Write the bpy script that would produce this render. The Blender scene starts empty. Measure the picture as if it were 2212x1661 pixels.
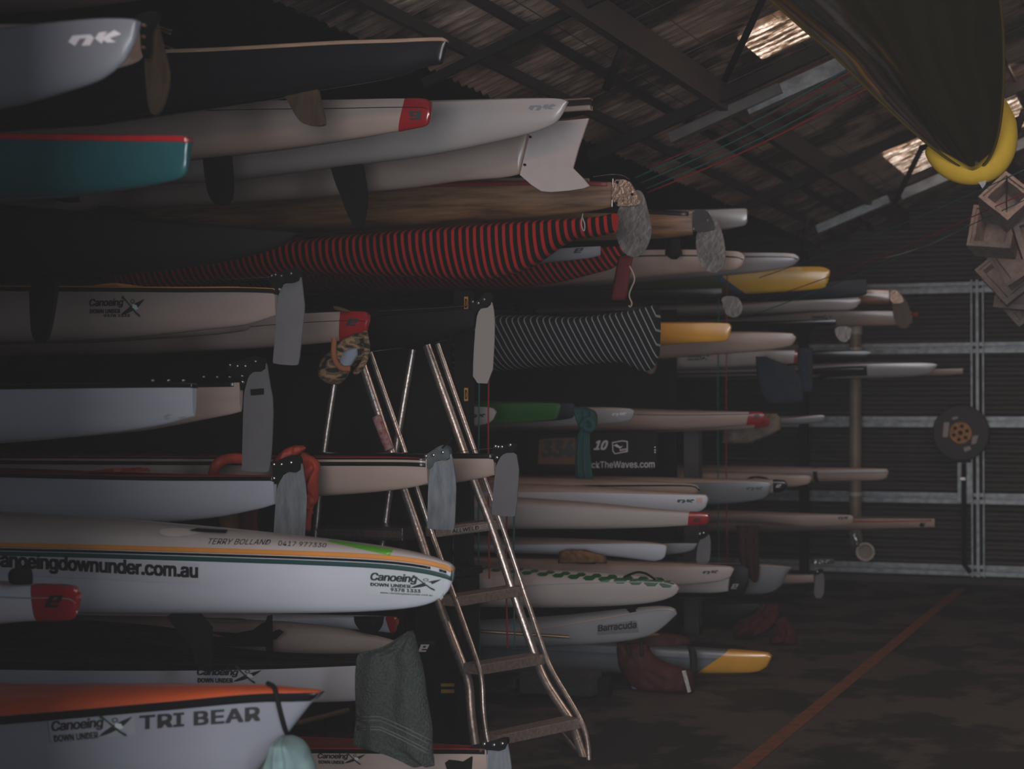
import bpy, bmesh, math, random
from mathutils import Vector, Matrix, Euler, noise
from mathutils.geometry import tessellate_polygon
random.seed(7)
SC = bpy.context.scene; COL = SC.collection
F = 3827.0; CX, CY = 1106.0, 830.5
YAW = math.radians(20.93); PITCH = math.radians(0.89); CAMZ = 1.6
ROT = Euler((math.pi/2+PITCH, 0, YAW)).to_matrix()
CAM = Vector((0, 0, CAMZ))

# ---------------------------------------------------------------- placing
def at(px, py, Y):
    d = ROT @ Vector(((px-CX)/F, -(py-CY)/F, -1.0))
    return CAM + d*(Y/d.y)

# ---------------------------------------------------------------- materials
MATS = {}
def _inp(b, k, v):
    if k in b.inputs: b.inputs[k].default_value = v
def M(name, col, rough=0.4, metal=0.0, coat=0.0, dirt=0.0, scale=6.0, bump=0.0, bscale=40.0, dcol=None, spec=None, stretch=(1,1,1)):
    if name in MATS: return MATS[name]
    m = bpy.data.materials.new(name); m.use_nodes = True
    nt = m.node_tree; b = nt.nodes['Principled BSDF']
    b.inputs['Base Color'].default_value = (*col, 1); b.inputs['Roughness'].default_value = rough
    b.inputs['Metallic'].default_value = metal; _inp(b, 'Coat Weight', coat); _inp(b, 'Coat Roughness', 0.12)
    if spec is not None: _inp(b, 'Specular IOR Level', spec)
    tc = nt.nodes.new('ShaderNodeTexCoord'); mp = nt.nodes.new('ShaderNodeMapping')
    mp.inputs['Scale'].default_value = stretch
    nt.links.new(tc.outputs['Object'], mp.inputs['Vector'])
    if dirt > 0:
        n = nt.nodes.new('ShaderNodeTexNoise'); n.inputs['Scale'].default_value = scale; n.inputs['Detail'].default_value = 8; n.inputs['Roughness'].default_value = 0.65
        nt.links.new(mp.outputs[0], n.inputs['Vector'])
        r = nt.nodes.new('ShaderNodeValToRGB'); r.color_ramp.elements[0].position = 0.35; r.color_ramp.elements[1].position = 0.62
        dc = dcol or tuple(c*(1-dirt) for c in col)
        r.color_ramp.elements[0].color = (*dc, 1); r.color_ramp.elements[1].color = (*col, 1)
        nt.links.new(n.outputs['Fac'], r.inputs['Fac']); nt.links.new(r.outputs['Color'], b.inputs['Base Color'])
    if bump > 0:
        n2 = nt.nodes.new('ShaderNodeTexNoise'); n2.inputs['Scale'].default_value = bscale; n2.inputs['Detail'].default_value = 5
        nt.links.new(mp.outputs[0], n2.inputs['Vector'])
        bp = nt.nodes.new('ShaderNodeBump'); bp.inputs['Strength'].default_value = bump; bp.inputs['Distance'].default_value = 0.02
        nt.links.new(n2.outputs['Fac'], bp.inputs['Height']); nt.links.new(bp.outputs['Normal'], b.inputs['Normal'])
    MATS[name] = m; return m

def stripe_mat(name, c1, c2, freq, duty, ang=0.0, dist=1.0, rough=0.85):
    m = bpy.data.materials.new(name); m.use_nodes = True; nt = m.node_tree; b = nt.nodes['Principled BSDF']
    b.inputs['Roughness'].default_value = rough; _inp(b, 'Specular IOR Level', 0.2)
    tc = nt.nodes.new('ShaderNodeTexCoord'); mp = nt.nodes.new('ShaderNodeMapping'); mp.inputs['Rotation'].default_value = (0, ang, 0)
    nt.links.new(tc.outputs['Object'], mp.inputs['Vector'])
    w = nt.nodes.new('ShaderNodeTexWave'); w.wave_type = 'BANDS'; w.bands_direction = 'X'
    w.inputs['Scale'].default_value = freq; w.inputs['Distortion'].default_value = dist; w.inputs['Detail'].default_value = 1.0; w.inputs['Detail Scale'].default_value = 0.15
    nt.links.new(mp.outputs[0], w.inputs['Vector'])
    r = nt.nodes.new('ShaderNodeValToRGB'); r.color_ramp.elements[0].position = duty; r.color_ramp.elements[1].position = min(1, duty+0.08)
    r.color_ramp.elements[0].color = (*c1, 1); r.color_ramp.elements[1].color = (*c2, 1)
    nt.links.new(w.outputs['Fac'], r.inputs['Fac']); nt.links.new(r.outputs['Color'], b.inputs['Base Color'])
    return m

WH = M('gelcoat_white', (.48,.435,.415), .33, coat=.35, dirt=.10, scale=3, stretch=(.4,1,3))
WC = M('gelcoat_cool_white', (.57,.61,.68), .35, coat=.3, dirt=.08, scale=3, stretch=(.4,1,3))
WARM = M('gelcoat_cream', (.44,.345,.295), .38, coat=.25, dirt=.14, scale=4, stretch=(.4,1,3))
GREY = M('gelcoat_grey', (.33,.34,.36), .3, coat=.4, dirt=.1, scale=4)
BLUEGREY = M('gelcoat_blue_grey', (.17,.20,.22), .25, coat=.5, dirt=.08, scale=4)
SLATE = M('gelcoat_slate', (.155,.165,.19), .4, coat=.2, dirt=.08, scale=3)
TEAL = M('gelcoat_teal', (.015,.09,.10), .25, coat=.5, dirt=.2, scale=3)
BLK = M('gloss_black', (.006,.006,.007), .22, spec=.35)
BLKM = M('matt_black', (.006,.006,.006), .75, spec=.2)
NAVY = M('navy_gelcoat', (.008,.018,.035), .5, spec=.3)
NAVYBLK = M('blue_black_gelcoat', (.009,.010,.013), .25, spec=.4)
RED = M('red_gelcoat', (.33,.015,.02), .22, coat=.6)
REDDK = M('dark_red_trim', (.25,.02,.015), .4)
YEL = M('yellow_gelcoat', (.75,.46,.04), .35, coat=.4, dirt=.12, scale=5)
YEL2 = M('amber_gelcoat', (.80,.40,.05), .28, coat=.5, dirt=.12, scale=5)
ORG = M('orange_deck', (.50,.085,.025), .4, coat=.3, dirt=.1)
ORGB = M('orange_stripe', (.70,.27,.04), .4, dirt=.12)
GRN = M('green_gelcoat', (.02,.11,.02), .2, coat=.6)
GRND = M('dark_green_stripe', (.012,.06,.055), .35)
GRNB = M('bright_green_patch', (.10,.36,.03), .4)
OLV = M('olive_green_hull', (.05,.07,.02), .35)
BLU = M('blue_stripe', (.02,.10,.18), .4)
WOOD = M('varnished_plywood', (.36,.19,.085), .35, coat=.5, dirt=.7, scale=5, stretch=(.5,2,7), bump=.05)
WOODP = M('pale_wood_edge', (.50,.33,.22), .5, dirt=.4, scale=10, stretch=(.4,2,4))
WOODD = M('dark_wood_fin', (.09,.06,.035), .45, dirt=.5, scale=9, stretch=(3,2,.6))
ALU = M('weathered_aluminium_blade', (.30,.29,.28), .42, metal=.85, dirt=.4, scale=9, bump=.15, bscale=30)
ALUB = M('copper_tinted_bracket', (.62,.44,.34), .38, metal=.85, dirt=.35, scale=22, bump=.25, bscale=60)
BLADE = M('grey_rudder_plastic', (.17,.17,.18), .42, dirt=.12, scale=10)
BLADEW = M('pale_rudder_plastic', (.66,.58,.55), .42, dirt=.1, scale=8)
BLADES = M('satin_rudder_metal', (.42,.48,.52), .36, metal=.55, dirt=.35, scale=12, stretch=(3,1,.7))
STEEL = M('bare_steel_bolt', (.7,.68,.66), .25, metal=1)
LAD = M('ladder_aluminium', (.80,.70,.63), .33, metal=.85, dirt=.35, scale=30, bump=.1, bscale=90)
LADS = M('ladder_step_metal', (.36,.29,.25), .5, metal=.4, dirt=.4, scale=60, bump=.3, bscale=120)
GALV = M('galvanised_steel', (.33,.37,.39), .42, metal=.6, dirt=.45, scale=14, bump=.08, bscale=60)
DKSTEEL = M('dark_painted_steel', (.010,.009,.009), .7, spec=.2)
DEC = M('black_lettering', (.012,.012,.014), .5)
DECG = M('grey_lettering', (.36,.36,.37), .5)
DECE = M('soft_grey_lettering', (.22,.23,.26), .4)
DECW = M('silver_lettering', (.60,.58,.60), .35)
DECGR = M('dark_green_lettering', (.02,.05,.03), .4)
STK = M('pale_blue_sticker', (.52,.60,.62), .4)
STK2 = M('clear_sticker', (.50,.52,.56), .25)
PVC = M('cream_pvc_pipe', (.30,.25,.19), .45, dirt=.2)
PVCW = M('white_pvc_fitting', (.60,.56,.50), .4)
FOAM = M('polystyrene', (.30,.24,.21), .9, dirt=.35, scale=16, bump=.5, bscale=70)
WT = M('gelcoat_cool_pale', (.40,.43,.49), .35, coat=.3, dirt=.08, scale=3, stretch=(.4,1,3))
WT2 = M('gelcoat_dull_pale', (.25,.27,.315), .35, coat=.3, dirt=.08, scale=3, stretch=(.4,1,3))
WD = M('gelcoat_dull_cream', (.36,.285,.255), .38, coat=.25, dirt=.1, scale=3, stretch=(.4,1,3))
YFOAM = M('yellow_foam', (.80,.52,.04), .75, dirt=.08, scale=30, bump=.12, bscale=260)
CAMO = None
# ---------------------------------------------------------------- object helpers
ROOTLOC = {}
def root(name, loc, label, cat, group=None):
    o = bpy.data.objects.new(name, None); COL.objects.link(o); o.location = loc; o.empty_display_size = .1
    o['label'] = label; o['category'] = cat
    if group: o['group'] = group
    ROOTLOC[o.name] = Vector(loc); return o
def tag(o, label, cat, group=None, kind=None):
    if label: o['label'] = label
    if cat: o['category'] = cat
    if group: o['group'] = group
    if kind: o['kind'] = kind
    return o
def rl(o):
    while o is not None:
        if o.name in ROOTLOC: return ROOTLOC[o.name]
        o = o.parent
    return Vector((0, 0, 0))
def mk(name, vs, fs, mat, parent=None, smooth=True, bevel=0, label=None, sharp=None):
    if parent is not None: off = rl(parent)
    else:
        off = Vector((sum(v[0] for v in vs), sum(v[1] for v in vs), sum(v[2] for v in vs)))/max(1, len(vs))
    me = bpy.data.meshes.new(name)
    me.from_pydata([tuple(Vector(v)-off) for v in vs], [], fs)
    bm = bmesh.new(); bm.from_mesh(me); bmesh.ops.remove_doubles(bm, verts=bm.verts, dist=1e-5); bmesh.ops.recalc_face_normals(bm, faces=bm.faces); bm.to_mesh(me); bm.free()
    if smooth:
        me.polygons.foreach_set('use_smooth', [True]*len(me.polygons))
        if sharp: me.set_sharp_from_angle(angle=math.radians(sharp))
    me.materials.append(mat)
    o = bpy.data.objects.new(name, me); COL.objects.link(o)
    if parent is not None: o.parent = parent
    else:
        o.location = off; ROOTLOC[o.name] = off.copy()
    if bevel:
        b = o.modifiers.new('Bevel', 'BEVEL'); b.width = bevel; b.segments = 2; b.limit_method = 'ANGLE'
    if label: o['label'] = label
    return o
def boxg(c, s, R=None):
    c = Vector(c); vs = []
    for x in (-1, 1):
        for y in (-1, 1):
            for z in (-1, 1):
                v = Vector((x*s[0]/2, y*s[1]/2, z*s[2]/2))
                if R is not None: v = R @ v
                vs.append(c+v)
    return vs, [(0,1,3,2),(4,6,7,5),(0,4,5,1),(2,3,7,6),(0,2,6,4),(1,5,7,3)]
def merge(parts):
    vs = []; fs = []
    for v, f in parts:
        n = len(vs); vs += list(v); fs += [tuple(i+n for i in g) for g in f]
    return vs, fs
def box(name, c, s, mat, parent=None, R=None, bevel=.003, smooth=False):
    v, f = boxg(c, s, R); return mk(name, v, f, mat, parent, smooth, bevel)
def beamg(a, b, w, h, up=Vector((0, 0, 1))):
    a = Vector(a); b = Vector(b); d = (b-a).normalized(); s = d.cross(up)
    if s.length < 1e-4: s = d.cross(Vector((1, 0, 0)))
    s.normalize(); u = s.cross(d)
    vs = [p+s*(x*w/2)+u*(z*h/2) for p in (a, b) for x, z in ((-1,-1),(1,-1),(1,1),(-1,1))]
    return vs, [(0,1,2,3),(7,6,5,4),(0,4,5,1),(1,5,6,2),(2,6,7,3),(3,7,4,0)]
def tubeg(pts, r, n=10, cap=True):
    pts = [Vector(p) for p in pts]; N = len(pts); R = r if isinstance(r, (list, tuple)) else [r]*N
    vs = []; fs = []; u = None
    for i, p in enumerate(pts):
        d = (pts[min(i+1, N-1)]-pts[max(i-1, 0)])
        d = d.normalized() if d.length > 1e-9 else Vector((0,0,1))
        if u is None:
            u = d.orthogonal().normalized()
        else:
            u = (u-d*u.dot(d)); u = u.normalized() if u.length > 1e-6 else d.orthogonal().normalized()
        w = d.cross(u)
        for k in range(n):
            a = 2*math.pi*k/n; vs.append(p+(u*math.cos(a)+w*math.sin(a))*R[i])
    for i in range(N-1):
        for k in range(n):
            fs.append((i*n+k, i*n+(k+1) % n, (i+1)*n+(k+1) % n, (i+1)*n+k))
    if cap: fs += [tuple(range(n))[::-1], tuple((N-1)*n+k for k in range(n))]
    return vs, fs
def smooth_line(pts, it=2, closed=False):
    pts = [tuple(p) for p in pts]
    for _ in range(it):
        out = []; n = len(pts)
        rng = range(n) if closed else range(n-1)
        if not closed: out.append(pts[0])
        for i in rng:
            a, b = pts[i], pts[(i+1) % n]
            out.append(tuple(x*.75+y*.25 for x, y in zip(a, b))); out.append(tuple(x*.25+y*.75 for x, y in zip(a, b)))
        if not closed: out.append(pts[-1])
        pts = out
    return pts
def tube(name, pts, r, mat, parent=None, n=10, sm=1):
    if sm: pts = smooth_line(pts, sm)
    v, f = tubeg(pts, r, n); return mk(name, v, f, mat, parent, True, sharp=50)
def plate(name, poly, Y, mat, parent, th=.008, rnd=1, bevel=.0015, label=None, Y2=None):
    """extruded flat plate traced at plane Y"""
    if rnd: poly = smooth_line(poly, rnd, True)
    P = [at(x, y, Y) for x, y in poly]; n = len(P)
    vs = [p+Vector((0, -th/2, 0)) for p in P]+[p+Vector((0, th/2, 0)) for p in P]
    tri = tessellate_polygon([[Vector((p.x, p.z, 0)) for p in P]])
    fs = [tuple(t) for t in tri]+[tuple(i+n for i in t)[::-1] for t in tri]
    fs += [(i, (i+1) % n, (i+1) % n+n, i+n) for i in range(n)]
    return mk(name, vs, fs, mat, parent, False, 0, label)
def discg(c, axis, r, th, n=14):
    axis = Vector(axis).normalized()
    return tubeg([Vector(c)-axis*th/2, Vector(c)+axis*th/2], r, n)
def bolts(pxs, Y, parent, r=.007, mat=None):
    for x, y in pxs:
        p = at(x, y, Y); a = discg(p+Vector((0, -.003, 0)), (0, 1, 0), r, .010, 10); b = discg(p+Vector((0, -.009, 0)), (0, 1, 0), r*.55, .008, 6)
        v, f = merge([a, b]); mk('bolt', v, f, mat or STEEL, parent, False)

# ---------------------------------------------------------------- interpolation
def pchip(P):
    P = sorted(P); X = [p[0] for p in P]; V = [p[1] for p in P]; n = len(X)
    for i in range(1, n):
        if X[i]-X[i-1] < 1e-5: X[i] = X[i-1]+1e-5
    h = [X[i+1]-X[i] for i in range(n-1)]; d = [(V[i+1]-V[i])/h[i] for i in range(n-1)]
    m = [0.0]*n
    if n > 1: m[0] = d[0]; m[-1] = d[-1]
    for i in range(1, n-1):
        if d[i-1]*d[i] > 0:
            w1 = 2*h[i]+h[i-1]; w2 = h[i]+2*h[i-1]; m[i] = (w1+w2)/(w1/d[i-1]+w2/d[i])
    def f(x):
        if x <= X[0]: return V[0]
        if x >= X[-1]: return V[-1]
        lo, hi = 0, n-1
        while hi-lo > 1:
            k = (lo+hi)//2
            if X[k] <= x: lo = k
            else: hi = k
        t = (x-X[lo])/h[lo]; t2 = t*t; t3 = t2*t
        return (2*t3-3*t2+1)*V[lo]+(t3-2*t2+t)*h[lo]*m[lo]+(-2*t3+3*t2)*V[hi]+(t3-t2)*h[lo]*m[hi]
    return f

# ---------------------------------------------------------------- hull
ALLBOATS = []
class Boat:
    def __init__(s, name, label, Y, top, bot, hull, deck=None, B=.44, L=5.6, camber=.25, w0=.014, cat='kayak', group=None, p=.85, q=.92, pw=2.1, nohang=False, rt=None, wob=0):
        s.Y = Y; s.B = B; s.p = p; s.q = q; s.camber = camber; s.w0 = w0; s.pw = pw
        T = [at(x, y, Y) for x, y in top]; K = [at(x, y, Y) for x, y in bot]
        s.xt = max(v.x for v in T+K); s.L = L; s.xm = s.xt-L/2
        s.fz = pchip([(v.x, v.z) for v in T]); s.fb = pchip([(v.x, v.z) for v in K])
        xs = sorted({round(v.x, 5) for v in T+K if v.x > s.xm} | {s.xt} | {s.xt-.001} | {s.xt-.035*i for i in range(1, 60) if s.xt-.035*i > s.xm} | {s.xm}, reverse=True)
        o = []
        for x in xs:
            if not o or o[-1]-x > .0012: o.append(x)
        s.xs = o + [2*s.xm-x for x in reversed(o) if x > s.xm+.15][::1]
        s.xs = o + [2*s.xm-x for x in reversed(o[::2]) if x > s.xm+.01]
        s.xmin = 2*s.xm-s.xt
        zb = s.zb(s.xm)
        s.root = rt or root(name, (s.xm, Y, zb), label, cat, group)
        s.wob = wob
        s.hullo = s.shell('hull', hull, 1); s.decko = s.shell('deck', deck or hull, 0)
        if not nohang: ALLBOATS.append(s)
    def mx(s, x): return x if x >= s.xm else 2*s.xm-x
    def zt(s, x): return s.fz(s.mx(x))
    def zb(s, x):
        return min(s.fb(s.mx(x)), s.fz(s.mx(x))-.004)
    def hw(s, x):
        t = min(1, max(0, (s.xt-s.mx(x))/(s.L/2)))
        return s.w0+(s.B/2-s.w0)*(1-(1-t)**s.pw)
    def zg(s, x):
        a, b = s.zt(x), s.zb(x)
        return a-min(s.camber*s.hw(x), .5*(a-b))
    def pt(s, x, part, a, side, off=0):
        hw, zt, zb, zg = s.hw(x)+off, s.zt(x)+off, s.zb(x)-off, s.zg(x)
        if part == 0: y = hw*math.sin(a); z = zg+(zt-zg)*math.cos(a)
        else: y = hw*max(0, math.cos(a))**s.p; z = zg-(zg-zb)*max(0, math.sin(a))**s.q
        if s.wob:
            w = s.wob; nz = noise.noise(Vector((x*5, z*9, s.Y)))+.6*noise.noise(Vector((x*15, z*20, s.Y*3)))
            y += nz*w; z += noise.noise(Vector((x*4, 3.1, s.Y)))*w*.8
        return Vector((x, s.Y-side*y, z))
    def sy(s, x, z):
        zt, zb, zg, hw = s.zt(x), s.zb(x), s.zg(x), s.hw(x)
        if x > s.xt or z > zt or z < zb: return -1
        if z > zg: return hw*math.sin(math.acos(min(1, (z-zg)/max(1e-6, zt-zg))))
        a = math.asin(min(1, ((zg-z)/max(1e-6, zg-zb))**(1/s.q))); return hw*max(0, math.cos(a))**s.p
    def shell(s, name, mat, part):
        nd = 6; nh = 9; vs = []
        ring = []
        if part == 0:
            ring = [(0, math.pi/2*(1-i/nd), 1) for i in range(nd)]+[(0, 0, 1)]+[(0, math.pi/2*((i+1)/nd), -1) for i in range(nd)]
        else:
            ring = [(1, math.pi/2*i/nh, 1) for i in range(nh)]+[(1, math.pi/2, 1)]+[(1, math.pi/2*(1-(i+1)/nh), -1) for i in range(nh)]
        m = len(ring)
        for x in s.xs:
            for (pp, a, sd) in ring: vs.append(s.pt(x, pp, a, sd))
        fs = [(i*m+j, i*m+j+1, (i+1)*m+j+1, (i+1)*m+j) for i in range(len(s.xs)-1) for j in range(m-1)]
        fs += [tuple(range(m)), tuple((len(s.xs)-1)*m+j for j in range(m))[::-1]]
        return mk(name, vs, fs, mat, s.root, True, sharp=40)
    def band(s, z0, z1, mat, name='seam_trim', x0=None, x1=None, off=.003, lab=None):
        """stripe running the length of both sides, heights relative to the gunwale"""
        xs = [x for x in s.xs if (x0 is None or x <= x0) and (x1 is None or x >= x1)]
        vs = []; fs = []; n = 4
        for side in (1, -1):
            b = len(vs)
            for x in xs:
                zg, zb, zt = s.zg(x), s.zb(x), s.zt(x)
                for k in range(n+1):
                    z = zg+z0+(z1-z0)*k/n; z = min(max(z, zb+.001), zt-.001)
                    y = s.sy(x, z); y = max(y, 0)
                    vs.append(Vector((x, s.Y-side*(y+off), z)))
            for i in range(len(xs)-1):
                for k in range(n):
                    fs.append((b+i*(n+1)+k, b+i*(n+1)+k+1, b+(i+1)*(n+1)+k+1, b+(i+1)*(n+1)+k))
        # close round the tip
        if x0 is None:
            m = len(xs)*(n+1)
            for k in range(n): fs.append((k, k+1, m+k+1, m+k))
        o = mk(name, vs, fs, mat, s.root, True, label=lab)
        sm = o.modifiers.new('Solid', 'SOLIDIFY'); sm.thickness = .004; sm.offset = 0
        return o
    def cap(s, pxt, pxb, mat, name='nose_cap', off=.002, lab=None):
        """coloured cap from the tip back to pxt (top) / pxb (keel)"""
        dt = s.xt-at(pxt, 900, s.Y).x; db = s.xt-at(pxb, 900, s.Y).x
        nd, nh, N = 5, 8, 14
        ring = [(0, math.pi/2*(i/nd), 1) for i in range(nd)]+[(1, math.pi/2*i/nh, 1) for i in range(nh)]+[(1, math.pi/2, 1)]
        ring = ring+[(pp, a, -1) for pp, a, sd in ring[-2:0:-1]]
        m = len(ring); vs = []
        for i in range(N+1):
            t = (i/N)**1.6
            for (pp, a, sd) in ring:
                f = 0 if pp == 0 else math.sin(a)
                if pp == 0: f = 0
                d = dt+(db-dt)*f
                x = s.xt-t*d
                v = s.pt(x, pp, a, sd, off)
                if i == 0: v.x += off
                vs.append(v)
        fs = [(i*m+j, i*m+(j+1) % m, (i+1)*m+(j+1) % m, (i+1)*m+j) for i in range(N) for j in range(m)]+[tuple(range(m))]
        return mk(name, vs, fs, mat, s.root, True, sharp=50, label=lab)
    def hit(s, px, py, off=.003):
        k = (round(px, 2), round(py, 2), off)
        c = s.__dict__.setdefault('hc', {})
        if k not in c: c[k] = s.hit0(px, py, off)
        return c[k].copy()
    def hit0(s, px, py, off):
        Y0 = s.Y-s.B/2-.06; st = .012; Y = Y0; prev = Y0
        def ins(Y):
            p = at(px, py, Y); return s.sy(p.x, p.z) >= s.Y-Y
        for _ in range(60):
            if ins(Y):
                lo, hi = prev, Y
                for _ in range(9):
                    md = (lo+hi)/2
                    if ins(md): hi = md
                    else: lo = md
                p = at(px, py, hi); d = (p-CAM).normalized(); q = p-d*off
                if p.z > s.zg(p.x): q.z += off*.8
                return q
            prev = Y; Y += st
            if Y > s.Y+.02: break
        p = at(px, py, s.Y); hwx = s.hw(min(p.x, s.xt)); return at(px, py, s.Y-min(hwx, .02)-off)
    def decal(s, polys, mat, name='lettering', off=.004, sub=.02, parent=None):
        vs, fs = fill(polys); vs, fs = subdiv(vs, fs, 14)
        return mk(name, [s.hit(x, y, off) for x, y in vs], fs, mat, parent or s.root, False)
    def quad(s, q, shape, mat, name='lettering', off=.005, parent=None):
        TL, TR, BR, BL = q; vs, fs = shape; P = []
        for u, v in vs:
            x = (TL[0]*(1-u)+TR[0]*u)*v+(BL[0]*(1-u)+BR[0]*u)*(1-v)
            y = (TL[1]*(1-u)+TR[1]*u)*v+(BL[1]*(1-u)+BR[1]*u)*(1-v)
            P.append(s.hit(x, y, off))
        return mk(name, P, fs, mat, parent or s.root, False)

def fill(polys):
    if polys and not isinstance(polys[0][0], (list, tuple)): polys = [polys]
    cu = bpy.data.curves.new('tmp', 'CURVE'); cu.dimensions = '2D'; cu.fill_mode = 'BOTH'
    for P in polys:
        sp = cu.splines.new('POLY'); sp.points.add(len(P)-1)
        for i, (x, y) in enumerate(P): sp.points[i].co = (x, y, 0, 1)
        sp.use_cyclic_u = True
    return _conv(cu)
def _conv(cu):
    o = bpy.data.objects.new('tmp', cu); COL.objects.link(o)
    dg = bpy.context.evaluated_depsgraph_get(); ev = o.evaluated_get(dg); me = ev.to_mesh()
    vs = [(v.co.x, v.co.y) for v in me.vertices]; fs = [tuple(p.vertices) for p in me.polygons]
    ev.to_mesh_clear(); bpy.data.objects.remove(o); bpy.data.curves.remove(cu)
    return vs, fs
def subdiv(vs, fs, mx, it=4):
    vs = list(vs)
    for _ in range(it):
        out = []; cache = {}; ch = False
        def mid(a, b):
            k = (min(a, b), max(a, b))
            if k not in cache: cache[k] = len(vs); vs.append(((vs[a][0]+vs[b][0])/2, (vs[a][1]+vs[b][1])/2))
            return cache[k]
        L = lambda a, b: math.hypot(vs[a][0]-vs[b][0], vs[a][1]-vs[b][1])
        tris = []
        for f in fs:
            for i in range(1, len(f)-1): tris.append((f[0], f[i], f[i+1]))
        for a, b, c in tris:
            e = [(a, b), (b, c), (c, a)]; s = [L(*x) > mx for x in e]
            if not any(s): out.append((a, b, c)); continue
            ch = True; n = sum(s)
            if n == 3:
                x, y, z = mid(a, b), mid(b, c), mid(c, a); out += [(a, x, z), (x, b, y), (z, y, c), (x, y, z)]
            else:
                while not s[0]: a, b, c = b, c, a; s = s[1:]+s[:1]
                x = mid(a, b)
                if s[1]: y = mid(b, c); out += [(x, b, y), (a, x, y), (a, y, c)]
                elif s[2]: z = mid(c, a); out += [(a, x, z), (x, b, z), (z, b, c)]
                else: out += [(a, x, c), (x, b, c)]
        fs = out
        if not ch: break
    return vs, fs
_TX = {}
try: FNT = bpy.data.fonts.load(bpy.utils.system_resource('DATAFILES')+'/fonts/Inter.woff2')
except Exception: FNT = None
def text(body, bold=.0, shear=0.0, res=3, sp=1.0):
    k = (body, bold, shear, sp)
    if k in _TX: return _TX[k]
    cu = bpy.data.curves.new('tmp', 'FONT'); cu.body = body; cu.offset = 0; cu.shear = shear; cu.resolution_u = res; cu.space_character = sp
    if FNT: cu.font = FNT
    vs, fs = _conv(cu)
    if bold > 0:
        v0, f0 = list(vs), list(fs); vs = []; fs = []
        for dx, dy in ((-1, -.6), (1, .6), (-1, .6), (1, -.6), (0, 0)):
            n = len(vs); vs += [(x+dx*bold, y+dy*bold) for x, y in v0]; fs += [tuple(i+n for i in f) for f in f0]
    x0 = min(v[0] for v in vs); x1 = max(v[0] for v in vs); y0 = min(v[1] for v in vs); y1 = max(v[1] for v in vs)
    vs = [((x-x0)/(x1-x0), (y-y0)/(y1-y0)) for x, y in vs]; _TX[k] = (vs, fs); return vs, fs
def norm(vf, w, h):
    vs, fs = vf; return [(x/w, 1-y/h) for x, y in vs], fs
_NK = [[(0,66),(8,20),(42,20),(49,46),(41,100),(25,100),(34,46),(22,46),(13,100)],
       [(50,51),(58,9),(74,7),(66,39),(87,0),(100,32),(81,51),(79,57),(90,86),(73,86),(67,67),(63,91)]]
def nk_shape(): return norm(fill(_NK), 100, 100)
_E = [[(16,0),(100,0),(90,62),(38,62),(35,78),(88,78),(84,100),(0,100)], [(44,20),(70,20),(66,43),(40,43)]]
def e_shape(): return norm(fill(_E), 100, 100)
def mirror(vf): return [(1-x, y) for x, y in vf[0]], vf[1]
_KY = [[(0,92),(14,74),(34,54),(52,38),(72,24),(100,8),(90,26),(76,46),(58,64),(36,80),(14,90)]]
def sub_quad(q, u0, v0, u1, v1):
    TL, TR, BR, BL = q
    def bl(u, v): return tuple((TL[i]*(1-u)+TR[i]*u)*(1-v)+(BL[i]*(1-u)+BR[i]*u)*v for i in (0, 1))
    return [bl(u0, v0), bl(u1, v0), bl(u1, v1), bl(u0, v1)]
def outline(pts, w):
    """thin closed outline as two loops"""
    n = len(pts); cx = sum(p[0] for p in pts)/n; cy = sum(p[1] for p in pts)/n; out = []
    for x, y in pts:
        d = math.hypot(x-cx, y-cy) or 1; out.append((x-(x-cx)/d*w, y-(y-cy)/d*w))
    return [pts, out]
def canoe_logo(b, q, phone=True, web=False, sheet=None, mat=None):
    """club sticker: two lines of lettering beside a kayak silhouette with paddle"""
    mat = mat or DEC; par = None
    if sheet:
        par = b.decal([q[0], q[1], q[2], q[3]], sheet, 'sticker', off=.003)
    H = 1.0
    r1, r2, r3, r4 = ((.03,.09,.66,.50), (.03,.51,.57,.65), (.30,.68,.70,.82), (.16,.85,.86,.95)) if web else ((.04,.08,.62,.55), (.05,.60,.56,.82), (.28,.86,.72,1.0), None) if phone else ((.03,.06,.64,.62), (.04,.68,.56,.98), None, None)
    b.quad(sub_quad(q, *r1), text('Canoeing', .03, .2, sp=.95), mat, 'lettering', parent=par)
    b.quad(sub_quad(q, *r2), text('DOWN UNDER', .035), mat, 'lettering', parent=par)
    if phone and r3: b.quad(sub_quad(q, *r3), text('9378 1333', .035), mat, 'lettering', parent=par)
    if web: b.quad(sub_quad(q, *r4), text('www.canoeingdownunder.com.au', .01), mat, 'lettering', parent=par)
    k = sub_quad(q, .56, (.17 if web else .05), .98, (.68 if web else .98))
    b.quad(k, norm(fill(_KY), 100, 100), mat, 'emblem', off=.005, parent=par)
    hd = [(50+9*math.cos(a*.7), 20+12*math.sin(a*.7)) for a in range(9)]
    pd = [(6,-6),(13,-12),(22,6),(28,16),(62,74),(78,92),(80,104),(72,100),(60,84),(24,20),(10,6)]
    th = [(50,34),(66,40),(72,62),(60,66),(48,52)]
    b.quad(k, norm(fill([hd]+[[(50+6*math.cos(a*.7), 20+8*math.sin(a*.7)) for a in range(9)]]), 100, 100), mat, 'emblem', off=.006, parent=par)
    b.quad(k, norm(fill([pd]), 100, 100), DECGR, 'emblem', off=.007, parent=par)
    b.quad(k, norm(fill([th]), 100, 100), STK, 'emblem', off=.0075, parent=par)

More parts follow.
